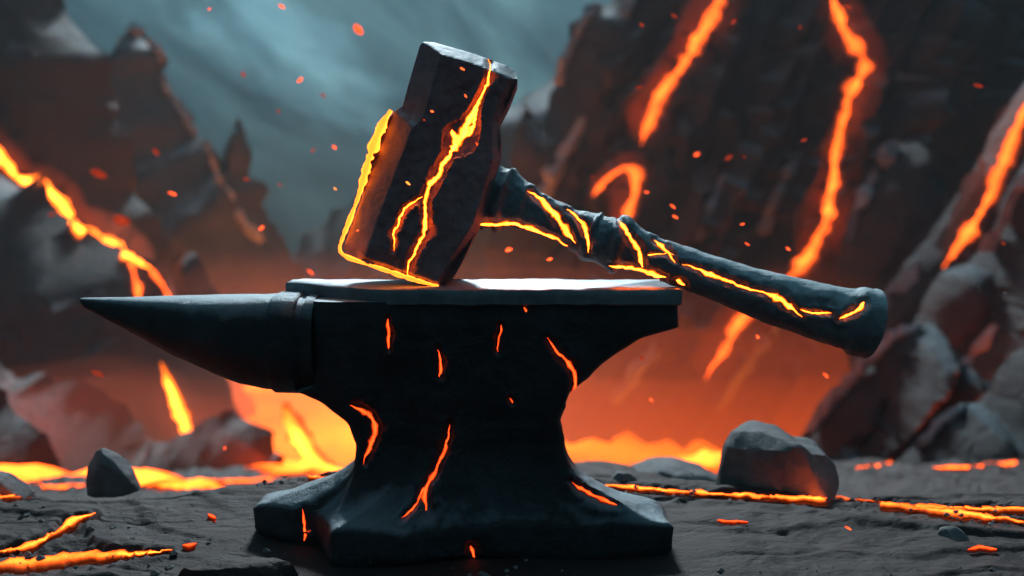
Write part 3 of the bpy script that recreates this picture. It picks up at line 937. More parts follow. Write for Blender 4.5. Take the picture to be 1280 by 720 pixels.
levels = list(np.linspace(0.0, .052, 8)) + list(np.linspace(.056, .165, 34)) + list(np.linspace(.169, .262, 24)) + list(np.linspace(.266, .355, 30)) + list(np.linspace(.36, .392, 7))
rings = []
for li, z in enumerate(levels):
    r = section(max(z, 0.05))
    if z < .052:
        r = r - 0.006 * (1 - min(1, z / 0.006)) - 0.0
    th = raw
    x, y = CX + r * np.cos(th), CY + r * np.sin(th)
    zz = np.full(NA, z)
    nz = fbm(x * 22, y * 22, z * 22, 70, 4, 0.55)
    k = 0.0022 if z > .06 else 0.0030
    r2 = r + nz * k + (fbm(x * 7, y * 7, z * 7, 75, 2) * 0.004 if z < .2 else 0)
    # top edge of the feet is chipped and a little uneven
    zz = zz + (0.006 * fbm(x * 9, y * 9, 0, 77, 3) * sstep(0.02, 0.05, z) * sstep(.2, .1, z))
    rings.append(np.stack([CX + r2 * np.cos(th), CY + r2 * np.sin(th), zz], 1))


for k_, rg in enumerate(rings):
    gq = groove(640 + F * rg[:, 0] / rg[:, 1], HZ + F * (HC - rg[:, 2]) / rg[:, 1], [c_[0] for c_ in ANVIL_CRACKS if c_[1] != 'plate'])
    gq = np.where(rg[:, 1] < CY + 0.03, gq, 0)
    if 0.003 < levels[k_] < .39:
        rg[:, 1] += 0.0055 * gq
        rg[:, 0] += 0.0025 * gq * np.sign(CX - rg[:, 0])


def loft(name, rs, m, parent, cap_lo=False, cap_hi=False, closed=True):
    v = np.concatenate(rs)
    n = len(rs[0])
    f = [(i * n + j, i * n + (j + 1) % n, (i + 1) * n + (j + 1) % n, (i + 1) * n + j) for i in range(len(rs) - 1) for j in range(n)]
    v = list(map(tuple, v))
    if cap_lo:
        v.append(tuple(rs[0].mean(0)))
        f += [((j + 1) % n, j, len(v) - 1) for j in range(n)]
    if cap_hi:
        k = (len(rs) - 1) * n
        v.append(tuple(rs[-1].mean(0)))
        f += [(k + j, k + (j + 1) % n, len(v) - 1) for j in range(n)]
    return obj(name, v, f, m, parent)


cut = 24
base = loft('base', rings[:cut + 1], M['iron'], anvil, cap_lo=True)
sharpen(base, 40)
body = loft('body', rings[cut:], M['iron'], anvil, cap_hi=True)
sharpen(body, 40)

# horn: round below, flattened on top
hp = [(101, 375.5, 380), (106, 375.2, 387), (120, 375, 394), (160, 374.5, 415), (221, 373.5, 447), (273, 372.5, 470), (305, 372, 482), (335, 371.4, 489), (362, 371, 492), (372, 371, 492.5)]
hx = np.linspace(101, 372, 90)
hx = np.concatenate([[101, 101.6, 102.6, 104], hx[1:]])
ht = np.interp(hx, [p[0] for p in hp], [p[1] for p in hp])
hb = np.interp(hx, [p[0] for p in hp], [p[2] for p in hp])
HR = []
DH = 1.455
NH = 72


def horn_ring(xp, t, b, grow=0.0):
    X = (xp - 640) / F * DH
    zt, zb = HC + (HZ - t) / F * (DH - 0.03) , HC + (HZ - b) / F * (DH - 0.02)
    h = (zt - zb) / 2 + grow
    zc = (zt + zb) / 2
    wy = min(0.066, h * 1.0) + grow * 0.5
    ring = []
    for j in range(NH):
        a = 2 * math.pi * j / NH
        c, s = math.cos(a), math.sin(a)
        pw = 3.2 if s > 0 else 2.0
        rr = 1 / (abs(c) ** pw + abs(s) ** pw) ** (1 / pw)
        ring.append((X, DH + c * rr * wy, zc + s * rr * h))
    ring = np.array(ring)
    nz = fbm(ring[:, 0] * 20, ring[:, 1] * 26, ring[:, 2] * 26, 81, 4)
    ring[:, 1:] += ((ring[:, 1:] - np.array([DH, zc])) * (nz * 0.018)[:, None])
    return ring


for x_, t_, b_ in zip(hx, ht, hb):
    HR.append(horn_ring(x_, t_, b_))
horn = loft('horn', HR, M['iron'], anvil, cap_lo=True, cap_hi=True)
sharpen(horn, 50)
cr = []
for xp, g in [(344, -0.003), (346, 0.0005), (348, 0.0025), (362, 0.003), (375, 0.0032), (377.5, 0.001), (379, -0.002), (383, -0.003), (387, -0.003), (388, 0.0), (400, 0.0)]:
    cr.append(horn_ring(xp, 371, 492, g))
collar = loft('collar', cr, M['iron'], anvil, cap_lo=True, cap_hi=True)
sharpen(collar, 40)

# face plate
pl = np.array([(-.366, 1.527), (-.366, 1.487), (-.33, 1.462), (-.27, 1.428), (-.215, 1.396), (-.17, 1.383), (-.05, 1.380), (.245, 1.380), (.256, 1.386), (.257, 1.52), (.250, 1.529), (-.35, 1.530)])
plr = resample(pl, 0.006, True)
c0 = plr.mean(0)


def plate_ring(inset, z):
    nr_ = np.roll(plr, -1, 0) - np.roll(plr, 1, 0)
    nr_ = np.stack([-nr_[:, 1], nr_[:, 0]], 1) / np.linalg.norm(nr_, axis=1)[:, None]
    q = plr + nr_ * inset
    wob = fbm(plr[:, 0] * 30, plr[:, 1] * 30, z * 20, 90, 3) * 0.0010
    return np.stack([q[:, 0] , q[:, 1] + wob, np.full(len(q), z) + wob], 1)


# outline runs so that +normal points inwards for the chosen winding; check and flip if needed
area = 0.5 * np.sum(plr[:, 0] * np.roll(plr[:, 1], -1) - np.roll(plr[:, 0], -1) * plr[:, 1])
sg = 1 if area > 0 else -1
prs = [plate_ring(sg * 0.004, .386), plate_ring(0, .389), plate_ring(0, .394), plate_ring(0, .400), plate_ring(0, .407), plate_ring(sg * 0.0012, .4105), plate_ring(sg * 0.0035, .412)]
if area < 0:
    prs = [p[::-1] for p in prs]
nP = len(plr)
pv = np.concatenate(prs)
pf = [(i * nP + j, i * nP + (j + 1) % nP, (i + 1) * nP + (j + 1) % nP, (i + 1) * nP + j) for i in range(len(prs) - 1) for j in range(nP)]
pf.append(tuple((len(prs) - 1) * nP + j for j in range(nP)))
pf.append(tuple(reversed(range(nP))))
plate = obj('face_plate', pv, pf, M['face'], anvil)
sharpen(plate, 35)

AB = bvh_of([body, base, horn, collar, plate])


def crack(parent, bvh, pts, m, seed, **kw):
    return ribbon('glowing_crack', bvh, pts, m, parent, lift=0.0006, step=1.3, jit=kw.pop('jit', 1.1), seed=seed, bulge=kw.pop('bulge', 0.45), wn=0.5, **kw)


for i, (pts, p) in enumerate(ANVIL_CRACKS):
    crack({'body': body, 'base': base, 'plate': plate}[p], AB, pts, M['crack_dim'], 100 + i)

# ================================================================== HAMMER
DF = 1.418                                   # distance of the front of the head
hammer = empty('hammer', P(553, 357, 1.47))
tag(hammer, 'heavy stone-like sledgehammer with molten cracks balanced on the anvil face', 'hammer')
hpx = [(521, 52), (527, 47), (540, 48), (590, 62), (634, 78), (645, 86), (647, 100), (636, 128), (623, 153), (626, 178), (625, 202), (612, 246), (600, 282), (588, 306), (575, 333), (564, 352), (553, 358),
       (520, 350), (470, 333), (428, 319), (423, 312), (432, 286), (447, 246), (452, 220), (466, 180), (480, 148), (488, 137), (499, 130), (506, 104)]
hout = np.array([(P(x, y, DF).x, P(x, y, DF).z) for x, y in hpx])
hout = resample(hout, 0.0028, True)
HV, Hf, hnb = slab_mesh(hout, 0.0028, 0.25)
hd = edge_dist(HV, hout)
pxv = np.stack([640 + HV[:, 0] / DF * F, HZ - (HV[:, 1] - HC) / DF * F], 1)
# distances in px to the left flank, the top and the rest, for the broad chamfers
def seg_d(p, pts):
    d = np.full(len(p), 1e9)
    for a, b in zip(pts[:-1], pts[1:]):
        a, b = np.array(a, float), np.array(b, float)
        ab = b - a
        t = np.clip(((p - a) @ ab) / (ab @ ab), 0, 1)
        d = np.minimum(d, np.linalg.norm(p - a - t[:, None] * ab, axis=1))
    return d


dl = seg_d(pxv, [(521, 52), (499, 130), (488, 137), (447, 246), (423, 312)])
dt = seg_d(pxv, [(516, 46), (525, 41), (540, 42), (590, 56), (634, 72), (652, 82)]) - 5.5
dr = seg_d(pxv, [(647, 95), (623, 153), (625, 202), (600, 282), (553, 358)])
db = seg_d(pxv, [(423, 314), (553, 358)])
ch = np.maximum.reduce([np.clip(1 - dl / 34, 0, 1) * 0.050, np.clip(1 - dt / 17, 0, 1) * 0.048, np.clip(1 - dr / 9, 0, 1) * 0.018, np.clip(1 - db / 4, 0, 1) * 0.006])
hn = fbm(HV[:, 0] * 16, HV[:, 1] * 16, 0, 120, 3) * 0.0018 + fbm(HV[:, 0] * 60, HV[:, 1] * 60, 0, 121, 3, 0.6) * 0.0009
hedge = hd < 1e-6
hn_f = hn + 0.0065 * groove(pxv[:, 0], pxv[:, 1], HEAD_CRACKS)
yf = DF - 0.006 + ch + hn_f
yb = DF + 0.150 - ch * 0.45 + hn
yf2 = np.where(hedge, DF - 0.006 + ch, yf)
verts = [(HV[i, 0], yf2[i], HV[i, 1]) for i in range(len(HV))]
nB = len(verts)
verts += [(HV[i, 0], yb[i], HV[i, 1]) for i in range(len(HV))]
faces = []
for t3 in Hf:
    a, b_, c = t3
    nx = (HV[b_, 0] - HV[a, 0]) * (HV[c, 1] - HV[a, 1]) - (HV[b_, 1] - HV[a, 1]) * (HV[c, 0] - HV[a, 0])
    if nx < 0:
        t3 = [a, c, b_]
    faces.append(tuple(t3))
    faces.append(tuple(i + nB for i in reversed(t3)))
# side wall, in steps
nbd = hnb
side_prev = list(range(nbd))
steps = 12
for s in range(1, steps + 1):
    if s == steps:
        cur = [i + nB for i in range(nbd)]
    else:
        cur = []
        f = s / steps
        for i in range(nbd):
            y = verts[i][1] * (1 - f) + verts[i + nB][1] * f
            nz = float(fbm(HV[i, 0] * 25, y * 25, HV[i, 1] * 25, 130, 2)) * 0.0012
            cur.append(len(verts))
            verts.append((HV[i, 0] + nz, y, HV[i, 1] + nz))
    for i in range(nbd):
        j = (i + 1) % nbd
        faces.append((side_prev[j], side_prev[i], cur[i], cur[j]))
    side_prev = cur
head = obj('head', verts, faces, M['head'], hammer)
bm = bmesh.new()
bm.from_mesh(head.data)
bmesh.ops.recalc_face_normals(bm, faces=bm.faces)
bm.to_mesh(head.data)
bm.free()
sharpen(head, 30)
# settle the hammer's lowest edge exactly on the face plate
HB = bvh_of([head])

cx_ = [(600, 243, 43), (615, 245, 42), (624, 247, 37), (629, 249, 42), (634, 250.5, 42), (639, 252, 34), (648, 256, 31), (654, 259, 32), (660, 262, 27), (690, 274, 23), (715, 285, 24), (733, 293, 27), (739, 296, 33), (747, 299, 29), (757, 301, 31), (764, 303, 31), (771, 304.5, 36.5), (778, 306.5, 36), (784, 308.5, 30), (790, 311, 28), (820, 322, 25), (850, 332, 25.5), (900, 350, 27.5), (950, 368, 31), (1000, 383, 34.5), (1040, 394, 37), (1062, 399, 38.5), (1066, 400, 42), (1072, 401.5, 43.5), (1080, 403, 43.5), (1085, 404, 43)]
cl = resample(chaikin([np.array(p, float) for p in cx_], 1), 2.0)


def hand_D(x):
    return float(np.interp(x, [600, 1085], [1.485, 1.345]))


def tube(rows, m, name, parent, k=96, cap0=True, cap1=True, seed=0, amp=0.05, sharp=40):
    cen = np.array([tuple(P(x, y, hand_D(x))) for x, y, r in rows])
    rad = np.array([r / F * hand_D(x) for x, y, r in rows])
    tg = np.gradient(cen, axis=0)
    vs = []
    for i in range(len(rows)):
        t = Vector(tg[i]).normalized()
        u = t.cross(Vector((0, 1, 0))).normalized()
        v = t.cross(u).normalized()
        for j in range(k):
            a = 2 * math.pi * j / k
            d = u * math.cos(a) + v * math.sin(a)
            p0 = Vector(cen[i]) + d * rad[i]
            # hand-hewn: facets, wrapped ridges and chips
            s = i * 0.23
            nz = float(fbm(p0.x * 30, p0.y * 42, p0.z * 42, seed, 4, 0.55))
            ring = float(vn(s * 0.55 + math.cos(a) * 0.8, math.sin(a) * 0.8, 0, seed + 7))
            vs.append(Vector(cen[i]) + d * rad[i] * (1 + amp * nz + amp * 0.7 * ring))
    va = np.array([tuple(v) for v in vs])
    gq = groove(640 + F * va[:, 0] / va[:, 1], HZ + F * (HC - va[:, 2]) / va[:, 1], HANDLE_CRACKS)
    for q in range(len(vs)):
        c_ = Vector(cen[q // k])
        if gq[q] and vs[q].y < c_.y + 0.008:
            vs[q] = vs[q] + (c_ - vs[q]).normalized() * 0.0045 * float(gq[q])
    n = len(rows)
    fs = [(i * k + j, i * k + (j + 1) % k, (i + 1) * k + (j + 1) % k, (i + 1) * k + j) for i in range(n - 1) for j in range(k)]
    if cap0:
        vs.append(Vector(cen[0]))
        fs += [((j + 1) % k, j, len(vs) - 1) for j in range(k)]
    if cap1:
        vs.append(Vector(cen[-1]))
        fs += [((n - 1) * k + j, (n - 1) * k + (j + 1) % k, len(vs) - 1) for j in range(k)]
    o = obj(name, vs, fs, m, parent)
    bm = bmesh.new()
    bm.from_mesh(o.data)
    bmesh.ops.recalc_face_normals(bm, faces=bm.faces)
    bm.to_mesh(o.data)
    bm.free()
    sharpen(o, sharp)
    return o


handle = tube([r for r in cl if r[0] <= 1062], M['handle'], 'handle', hammer, seed=140, amp=0.034)
pommel = tube([r for r in cl if r[0] > 1059] + [(1087, 404.4, 44.5), (1088.6, 404.8, 44.5), (1089.2, 405, 39)], M['handle'], 'end_cap', hammer, seed=160, amp=0.008)

HB2 = bvh_of([handle, pommel])
for i, pts in enumerate(HEAD_CRACKS):
    crack(head, HB, pts, M['crack'], 200 + i, jit=1.6)
for i, pts in enumerate(HANDLE_CRACKS):
    crack(handle if pts[0][0] < 1060 else pommel, HB2, pts, M['crack'], 220 + i, jit=1.3)


def bead(pts, rad, m, seed, D0=DF + 0.047):
    """bead of molten metal along an edge of the head, px points"""
    c = resample(chaikin([np.array(p, float) for p in pts], 1), 2.0)
    vs, hs, fs = [], [], []
    k = 10
    n = len(c)
    tg = np.gradient(c[:, :2], axis=0)
    for i in range(n):
        x, y, w = c[i]
        dd = D0 if y < 300 else DF - 0.001 + (D0 - DF) * max(0, (316 - y) / 16)
        o = P(x, y, DF + (dd - DF) * 1.0)
        o.y = dd - (0.003 if y < 300 else 0)
        o.x += 0.0004 if y < 300 else 0
        t = Vector((tg[i][0], 0, -tg[i][1])).normalized()
        u = Vector((t.z, 0, -t.x))
        ww = w / F * DF * (1 + 0.35 * float(fbm(i * 0.22, 0, seed, 8, 3)))
        for j in range(k):
            a = 2 * math.pi * j / k
            vs.append(o + u * math.cos(a) * ww + Vector((0, 1, 0)) * math.sin(a) * ww * rad)
            hs.append(0.55 + 0.45 * math.cos(a) ** 2)
    for i in range(n - 1):
        for j in range(k):
            fs.append((i * k + j, i * k + (j + 1) % k, (i + 1) * k + (j + 1) % k, (i + 1) * k + j))
    return obj('molten_edge', vs, fs, m, head, heat=hs)


bead([(489, 138, 2), (481, 150, 5.4), (469, 178, 6.0), (459, 208, 6.6), (452, 234, 5), (446, 252, 2.8), (436, 278, 2.4), (428, 298, 2.4), (423.5, 312, 2.4), (430, 320, 2.4), (452, 328, 2.4), (480, 337, 2.4), (512, 348, 2.6), (548, 358, 1.6)], 1.9, M['edge'], 5)

# ---- loose grit and gravel on the shelf: nobody could count it
gvv, gff = [], []
rg = random.Random(99)
for _ in range(2600):
    y = rg.uniform(1.18, 1.80)
    x = rg.uniform(-0.62, 0.62) * y
    if -0.46 < x < 0.28 and 1.33 < y < 1.63 and rg.random() < 0.85:
        continue
    if float(vn(x * 5, y * 7, 0, 88)) < rg.uniform(-0.2, 0.6):
        continue
    r = 0.0012 + 0.0055 * rg.random() ** 4
    z = float(ground_z(np.array([x]), np.array([y]))[0])
    k0 = len(gvv)
    for q in ((1, 0, 0), (-1, 0, 0), (0, 1, 0), (0, -1, 0), (0, 0, 1), (0, 0, -1), (.6, .6, .5), (-.6, -.5, .6)):
        gvv.append((x + q[0] * r * rg.uniform(.7, 1.5), y + q[1] * r * rg.uniform(.7, 1.5), z + r * 0.3 + q[2] * r * rg.uniform(.5, 1.0)))
    for t in ((0, 2, 6), (2, 4, 6), (4, 0, 6), (2, 1, 4), (1, 3, 7), (3, 4, 7), (4, 1, 7), (3, 0, 4), (2, 0, 5), (1, 2, 5), (3, 1, 5), (0, 3, 5)):
        gff.append(tuple(k0 + i for i in t))
gravel = obj('gravel', gvv, gff, M['rock'], smooth=False)
tag(gravel, kind='stuff')

# ================================================================== EMBERS
def ember(px, py, r, D, m, label, seed):
    """a torn flake of glowing cinder"""
    rr = r / F * D * random.Random(seed + 7).uniform(0.6, 1.0)
    rnd = random.Random(seed)
    a, b_ = rnd.uniform(0.45, 0.8), rnd.uniform(0.45, 0.7)
    ln = rnd.uniform(1.0, 1.7)
    tilt = rnd.uniform(0.2, 1.0) if rnd.random() < 0.7 else rnd.uniform(-1, 0)
    vs, hs, fs = [], [], []
    n1, n2 = 7, 12
    for i in range(n1 + 1):
        ph = math.pi * i / n1
        for j in range(n2):
            th = 2 * math.pi * j / n2
            k = rr * (1 + rnd.uniform(-0.16, 0.16))
            x, y, z = math.cos(ph) * k * ln, math.sin(ph) * math.cos(th) * k * b_, math.sin(ph) * math.sin(th) * k * a
            vs.append((x * math.cos(tilt) + z * math.sin(tilt), y, -x * math.sin(tilt) + z * math.cos(tilt)))
            hs.append(rnd.uniform(0.5, 1.0))
    for i in range(n1):
        for j in range(n2):
            fs.append((i * n2 + j, i * n2 + (j + 1) % n2, (i + 1) * n2 + (j + 1) % n2, (i + 1) * n2 + j))
    o = obj('ember', vs, fs, M[m], heat=hs)
    o.location = P(px, py, D)
    return tag(o, label, 'ember', 'embers drifting in the air')


E = [
    (448, 37, 9, 3.2, 'ember', 'large red ember drifting high up left of the hammer head'),
    (123, 217, 12, 5.0, 'ember_dim', 'big soft red ember over the left mountain'),
    (152, 276, 13, 6.0, 'ember_dim', 'large dim ember floating right above the yellow lava stream'),
    (65, 268, 5, 6.0, 'ember_dim', 'soft dim ember over the left slope beside the yellow lava stream'),
    (122, 467, 6, 3.0, 'ember_dim', 'red ember drifting above the dark low hill at the left'),
    (215, 242, 5, 2.6, 'ember', 'orange ember in front of the left mountains, below the big soft one'),
    (327, 285, 4.5, 2.6, 'ember', 'red ember at the foot of the valley left of the hammer head'),
    (352, 8, 4.5, 2.6, 'ember', 'red ember at the top edge beside the pale gap in the clouds'),
    (375, 100, 5, 2.6, 'ember', 'red ember glowing in front of the pale gap in the clouds'),
    (262, 11, 3.2, 2.6, 'ember', 'pinkish ember at the upper left of the pale gap in the clouds'),
    (404, 119, 4, 3.4, 'ember_dim', None), (304, 93, 4, 3.4, 'ember_dim', None), (348, 139, 4, 3.6, 'ember_dim', None),
    (391, 188, 3.5, 3.4, 'ember_dim', None), (350, 231, 4, 3.4, 'ember_dim', None), (308, 224, 4, 3.6, 'ember_dim', None),
    (195, 190, 6, 5, 'ember_dim', None),
    (419, 236, 2.2, 1.9, 'ember_hot', 'tiny yellow ember just left of the molten edge of the hammer head'),
    (418, 184, 3.4, 2.4, 'ember', 'small red ember left of the shoulder of the hammer head'),
    (388, 340, 5, 3.0, 'ember', 'orange ember hovering between the horn and the lower corner of the hammer head'),
    (578, 86, 3.0, 1.36, 'ember', 'red ember in front of the top of the hammer head'),
    (582, 120, 2.6, 1.36, 'ember', 'red ember beside the upper crack of the hammer head'),
    (540, 139, 2.2, 1.36, 'ember', 'small ember in front of the upper left of the hammer head'),
    (530, 150, 2.0, 1.36, 'ember_dim', 'dim ember in front of the left shoulder of the hammer head'),
    (510, 229, 2.4, 1.36, 'ember_hot', 'bright yellow ember in front of the middle of the hammer head'),
    (447, 288, 3, 1.36, 'ember', 'orange ember in front of the lower left corner of the hammer head'),
    (596, 180, 2, 1.36, 'ember', 'tiny ember beside the widest part of the hammer crack'),
    (636, 312, 4, 1.9, 'ember', 'red ember floating under the neck of the hammer handle'),
    (687, 324, 4.5, 1.9, 'ember', 'red ember under the hammer handle just above the anvil face'),
    (740, 221, 3, 2.6, 'ember_dim', 'dim ember left of the hooked lava stream'),
    (808, 240, 3, 2.4, 'ember', 'small ember just right of the hooked lava stream'),
    (871, 193, 5.5, 3.0, 'ember', 'large red ember between the two long lava streams'),
    (911, 197, 6, 3.4, 'ember_dim', 'tall dim ember right of the large red one between the lava streams'),
    (841, 258, 3.4, 2.0, 'ember', 'upper ember of a close pair above the hammer handle'),
    (844, 271, 3, 2.0, 'ember', 'lower ember of a close pair above the hammer handle'),
    (928, 280, 3.6, 1.9, 'ember', 'slanting ember above the middle of the hammer handle'),
    (934, 305, 3.4, 1.9, 'ember', 'ember just above the top of the hammer handle'),
    (985, 311, 4, 2.0, 'ember', 'ember beside the long winding lava stream above the handle'),
    (1005, 175, 3.6, 2.6, 'ember_dim', 'dim ember left of the long winding lava stream'),
    (843, 20, 4, 2.8, 'ember_dim', None), (917, 27, 4.5, 2.8, 'ember_dim', None), (802, 31, 3, 2.6, 'ember_dim', None), (1000, 34, 3.4, 2.8, 'ember_dim', None),
    (1223, 107, 4, 2.6, 'ember_dim', 'dim red ember in the dark upper right corner'),
    (799, 109, 3, 2.6, 'ember_dim', None), (1060, 8, 3, 2.6, 'ember_dim', None), (930, 196, 2.4, 2.6, 'ember_dim', None),
    (1254, 304, 3, 2.4, 'ember_dim', 'dim ember on the black slab at the right edge'),
    (947, 421, 4, 1.8, 'ember', 'orange ember hanging below the end of the hammer handle'),
    (1032, 469, 3.6, 2.2, 'ember', 'red ember between the handle end and the sloping slab'),
    (814, 500, 3.4, 2.2, 'ember', 'pale ember in the orange glow right of the anvil waist'),
    (802, 448, 3.4, 2.4, 'ember_dim', 'dim ember under the heel of the anvil'),
    (281, 560, 3.4, 2.4, 'ember', 'ember in front of the rounded mound under the horn'),
    (1060, 660, 3.4, 1.38, 'ember', 'ember hovering low over the shelf in front of the boulder'),
    (386, 664, 3, 1.30, 'ember_dim', 'dim ember hovering by the rear left foot of the anvil'),
]
for i, (x, y, r, D, m, lab) in enumerate(E):
    if lab is None:
        lab = 'faint red ember high over the right cliff' if x > 640 else 'faint red ember in the misty sky and peaks at the upper left'
    ember(x, y, r * 0.9, D, m, lab, 300 + i)

# ================================================================== AIR
hz, nt, b, out = mat('smoky_air')
nt.nodes.remove(b)
pv_ = N(nt, 'ShaderNodeVolumePrincipled')
pv_.inputs['Color'].default_value = (0.42, 0.80, 0.92, 1)
pv_.inputs['Density'].default_value = 0.0014
pv_.inputs['Anisotropy'].default_value = 0.0
nt.links.new(pv_.outputs[0], out.inputs['Volume'])
x0, x1, y0, y1, z0, z1 = -400, 400, -20, 130, -20, 40
bv = [(x, y, z) for z in (z0, z1) for y in (y0, y1) for x in (x0, x1)]
bf = [(0, 2, 3, 1), (4, 5, 7, 6), (0, 1, 5, 4), (2, 6, 7, 3), (0, 4, 6, 2), (1, 3, 7, 5)]
haze = obj('haze', bv, bf, hz, smooth=False)
tag(haze, kind='stuff')

def smoke_bank(cx, cy, cz, rx, ry, rz, dens, seed, tint=(0.86, 0.50, 0.36, 1)):
    m, nt, b, out = mat('low_smoke')
    nt.nodes.remove(b)
    p = N(nt, 'ShaderNodeVolumePrincipled')
    p.inputs['Color'].default_value = tint
    p.inputs['Density'].default_value = dens
    p.inputs['Anisotropy'].default_value = 0.0
    nt.links.new(p.outputs[0], out.inputs['Volume'])
    vs, fs = [], []
    n1, n2 = 28, 72
    for i in range(n1 + 1):
        ph = math.pi * i / n1
        for j in range(n2):
            th = 2 * math.pi * j / n2
            u = np.array([math.sin(ph) * math.cos(th), math.sin(ph) * math.sin(th), math.cos(ph)])
            k = 1 + 0.13 * float(fbm(u[0] * 2.6, u[1] * 2.6, u[2] * 2.6, seed, 3)) if 0 < i < n1 else 1
            vs.append((u[0] * rx * k, u[1] * ry * k, u[2] * rz * k))
    for i in range(n1):
        for j in range(n2):
            fs.append((i * n2 + j, i * n2 + (j + 1) % n2, (i + 1) * n2 + (j + 1) % n2, (i + 1) * n2 + j))
    o = obj('smoke', vs, fs, m)
    bm = bmesh.new()
    bm.from_mesh(o.data)
    bmesh.ops.remove_doubles(bm, verts=bm.verts[:], dist=1e-4)
    bmesh.ops.recalc_face_normals(bm, faces=bm.faces)
    bm.to_mesh(o.data)
    bm.free()
    o.location = (cx, cy, cz)
    return tag(o, kind='stuff')


smoke_bank(-9, 15, -7, 9, 7, 4.6, 0.050, 404, (0.85, 0.36, 0.20, 1))
smoke_bank(-1, 36, -13, 42, 15, 5.0, 0.050, 401)
smoke_bank(0, 36, -13, 46, 17, 7.6, 0.034, 402)
smoke_bank(-2, 36, -13, 50, 19, 10.5, 0.009, 403)

# ================================================================== SKY AND SUN
SUN_EL, SUN_AZ = R(33), R(4)                 # in front of the camera, high, a little to the left
w = bpy.data.worlds.new('World')
sc.world = w
w.use_nodes = True
nt = w.node_tree
L = nt.links
bg = nt.nodes['Background']
sky = N(nt, 'ShaderNodeTexSky')
sky.sky_type = 'NISHITA'
sky.sun_disc = False
sky.sun_elevation = SUN_EL
sky.sun_rotation = -SUN_AZ
sky.dust_density = 3.0
tc = N(nt, 'ShaderNodeTexCoord')
n1 = N(nt, 'ShaderNodeTexNoise', Scale=5.0, Detail=8.0, Roughness=0.6, Distortion=0.8)
mp = N(nt, 'ShaderNodeMapping')
mp.vector_type = 'TEXTURE'
mp.inputs['Rotation'].default_value = (0, R(44), 0)
mp.inputs['Scale'].default_value = (1.6, 1.0, 0.5)
L.new(tc.outputs['Generated'], mp.inputs[0])
L.new(mp.outputs[0], n1.inputs['Vector'])
cloud = ramp(nt, n1.outputs[0], [(0.32, (0.22, 0.26, 0.30)), (0.50, (0.58, 0.64, 0.68)), (0.66, (1.05, 1.1, 1.1))])
gmn = N(nt, 'ShaderNodeGamma', Gamma=0.45)          # a thick overcast evens out the glare round the sun
L.new(sky.outputs[0], gmn.inputs[0])
bw = N(nt, 'ShaderNodeHueSaturation', Saturation=0.3)
L.new(gmn.outputs[0], bw.inputs['Color'])
m1 = N(nt, 'ShaderNodeMix', data_type='RGBA', blend_type='MULTIPLY')
m1.inputs[0].default_value = 1.0
L.new(bw.outputs[0], m1.inputs[6])
L.new(cloud, m1.inputs[7])
tint = N(nt, 'ShaderNodeMix', data_type='RGBA', blend_type='MULTIPLY')
tint.inputs[0].default_value = 1.0
tint.inputs[7].default_value = (0.31, 0.62, 0.73, 1)
L.new(m1.outputs[2], tint.inputs[6])
# a brighter gap in the overcast, an uneven patch fixed in the sky
gap = Vector(P(335, 62, 1.0) - CAM).normalized()
nrm = N(nt, 'ShaderNodeVectorMath')
nrm.operation = 'NORMALIZE'
L.new(tc.outputs['Generated'], nrm.inputs[0])
ax = Vector((0.80, 0, -0.60))
ax = (ax - gap * ax.dot(gap)).normalized()
ay = gap.cross(ax).normalized()
def dotn(v):
    d = N(nt, 'ShaderNodeVectorMath')
    d.operation = 'DOT_PRODUCT'
    L.new(nrm.outputs[0], d.inputs[0])
    d.inputs[1].default_value = v
    return d.outputs['Value']
n3 = N(nt, 'ShaderNodeTexNoise', Scale=8.0, Detail=6.0, Roughness=0.55, Distortion=0.4)
mp3 = N(nt, 'ShaderNodeMapping')
mp3.vector_type = 'TEXTURE'
mp3.inputs['Rotation'].default_value = (0, R(40), 0)
mp3.inputs['Scale'].default_value = (1.8, 1.0, 0.6)
L.new(tc.outputs['Generated'], mp3.inputs[0])
L.new(mp3.outputs[0], n3.inputs['Vector'])
e1 = math_n(nt, 'POWER', math_n(nt, 'ABSOLUTE', math_n(nt, 'DIVIDE', dotn(ax), 0.115)), 2.0)
e2 = math_n(nt, 'POWER', math_n(nt, 'ABSOLUTE', math_n(nt, 'DIVIDE', dotn(ay), 0.050)), 2.0)
e = math_n(nt, 'ADD', math_n(nt, 'ADD', e1, e2), math_n(nt, 'MULTIPLY', math_n(nt, 'SUBTRACT', n3.outputs[0], 0.5), 7.0))
mr = N(nt, 'ShaderNodeMapRange')
mr.interpolation_type = 'SMOOTHSTEP'
for i, v in ((1, 1.7), (2, 0.5), (3, 0.0), (4, 1.0)):
    mr.inputs[i].default_value = v
L.new(e, mr.inputs[0])
front = math_n(nt, 'GREATER_THAN', dotn(gap), 0.5)
gm = math_n(nt, 'MULTIPLY', mr.outputs[0], front)
sz = N(nt, 'ShaderNodeSeparateXYZ')
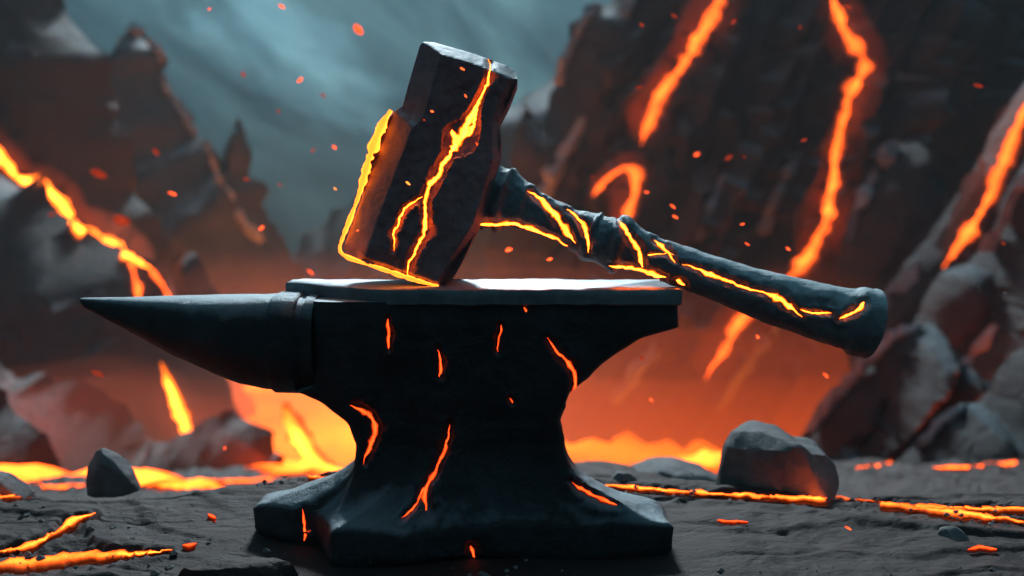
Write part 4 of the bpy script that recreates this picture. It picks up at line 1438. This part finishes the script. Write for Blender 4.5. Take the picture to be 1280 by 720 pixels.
L.new(nrm.outputs[0], sz.inputs[0])
zen = math_n(nt, 'ADD', math_n(nt, 'MULTIPLY', math_n(nt, 'MAXIMUM', sz.outputs[2], 0.0), 4.5), 1.0)   # overcast: brighter overhead
boost = math_n(nt, 'MULTIPLY', zen, math_n(nt, 'ADD', math_n(nt, 'MULTIPLY', gm, 0.9), 1.0))
mb = N(nt, 'ShaderNodeVectorMath')
mb.operation = 'SCALE'
L.new(tint.outputs[2], mb.inputs[0])
L.new(boost, mb.inputs['Scale'])
L.new(mb.outputs[0], bg.inputs['Color'])
bg.inputs['Strength'].default_value = 0.065

sd = bpy.data.lights.new('sun', 'SUN')
sd.energy = 3.2
sd.angle = R(10)
sd.color = (0.80, 0.93, 1.0)
so = bpy.data.objects.new('sun', sd)
COL.objects.link(so)
d = Vector((-math.sin(SUN_AZ) * math.cos(SUN_EL), math.cos(SUN_AZ) * math.cos(SUN_EL), math.sin(SUN_EL)))
so.rotation_euler = d.to_track_quat('Z', 'Y').to_euler()
so.location = (0, 0, 30)

# ================================================================== CAMERA
cd = bpy.data.cameras.new('camera')
cam = bpy.data.objects.new('camera', cd)
COL.objects.link(cam)
cam.location = CAM
cam.rotation_euler = (R(90), 0, 0)
cd.sensor_width = 36
cd.lens = 36 * F / 1280
cd.shift_y = -(360 - HZ) / 1280
cd.clip_start = 0.05
cd.clip_end = 2000
cd.dof.use_dof = True
cd.dof.focus_distance = 1.42
cd.dof.aperture_fstop = 2.4
sc.camera = cam

sc.render.engine = 'CYCLES'
cy = sc.cycles
cy.use_denoising = True
cy.denoiser = 'OPENIMAGEDENOISE'
cy.max_bounces = 5
cy.diffuse_bounces = 3
cy.glossy_bounces = 3
cy.volume_bounces = 0
cy.transparent_max_bounces = 8
cy.sample_clamp_indirect = 4.0
cy.use_adaptive_sampling = True
cy.adaptive_threshold = 0.03
cy.caustics_reflective = False
cy.caustics_refractive = False
vs = sc.view_settings
vs.view_transform = 'Standard'
vs.look = 'None'
vs.exposure = 0
vs.gamma = 1
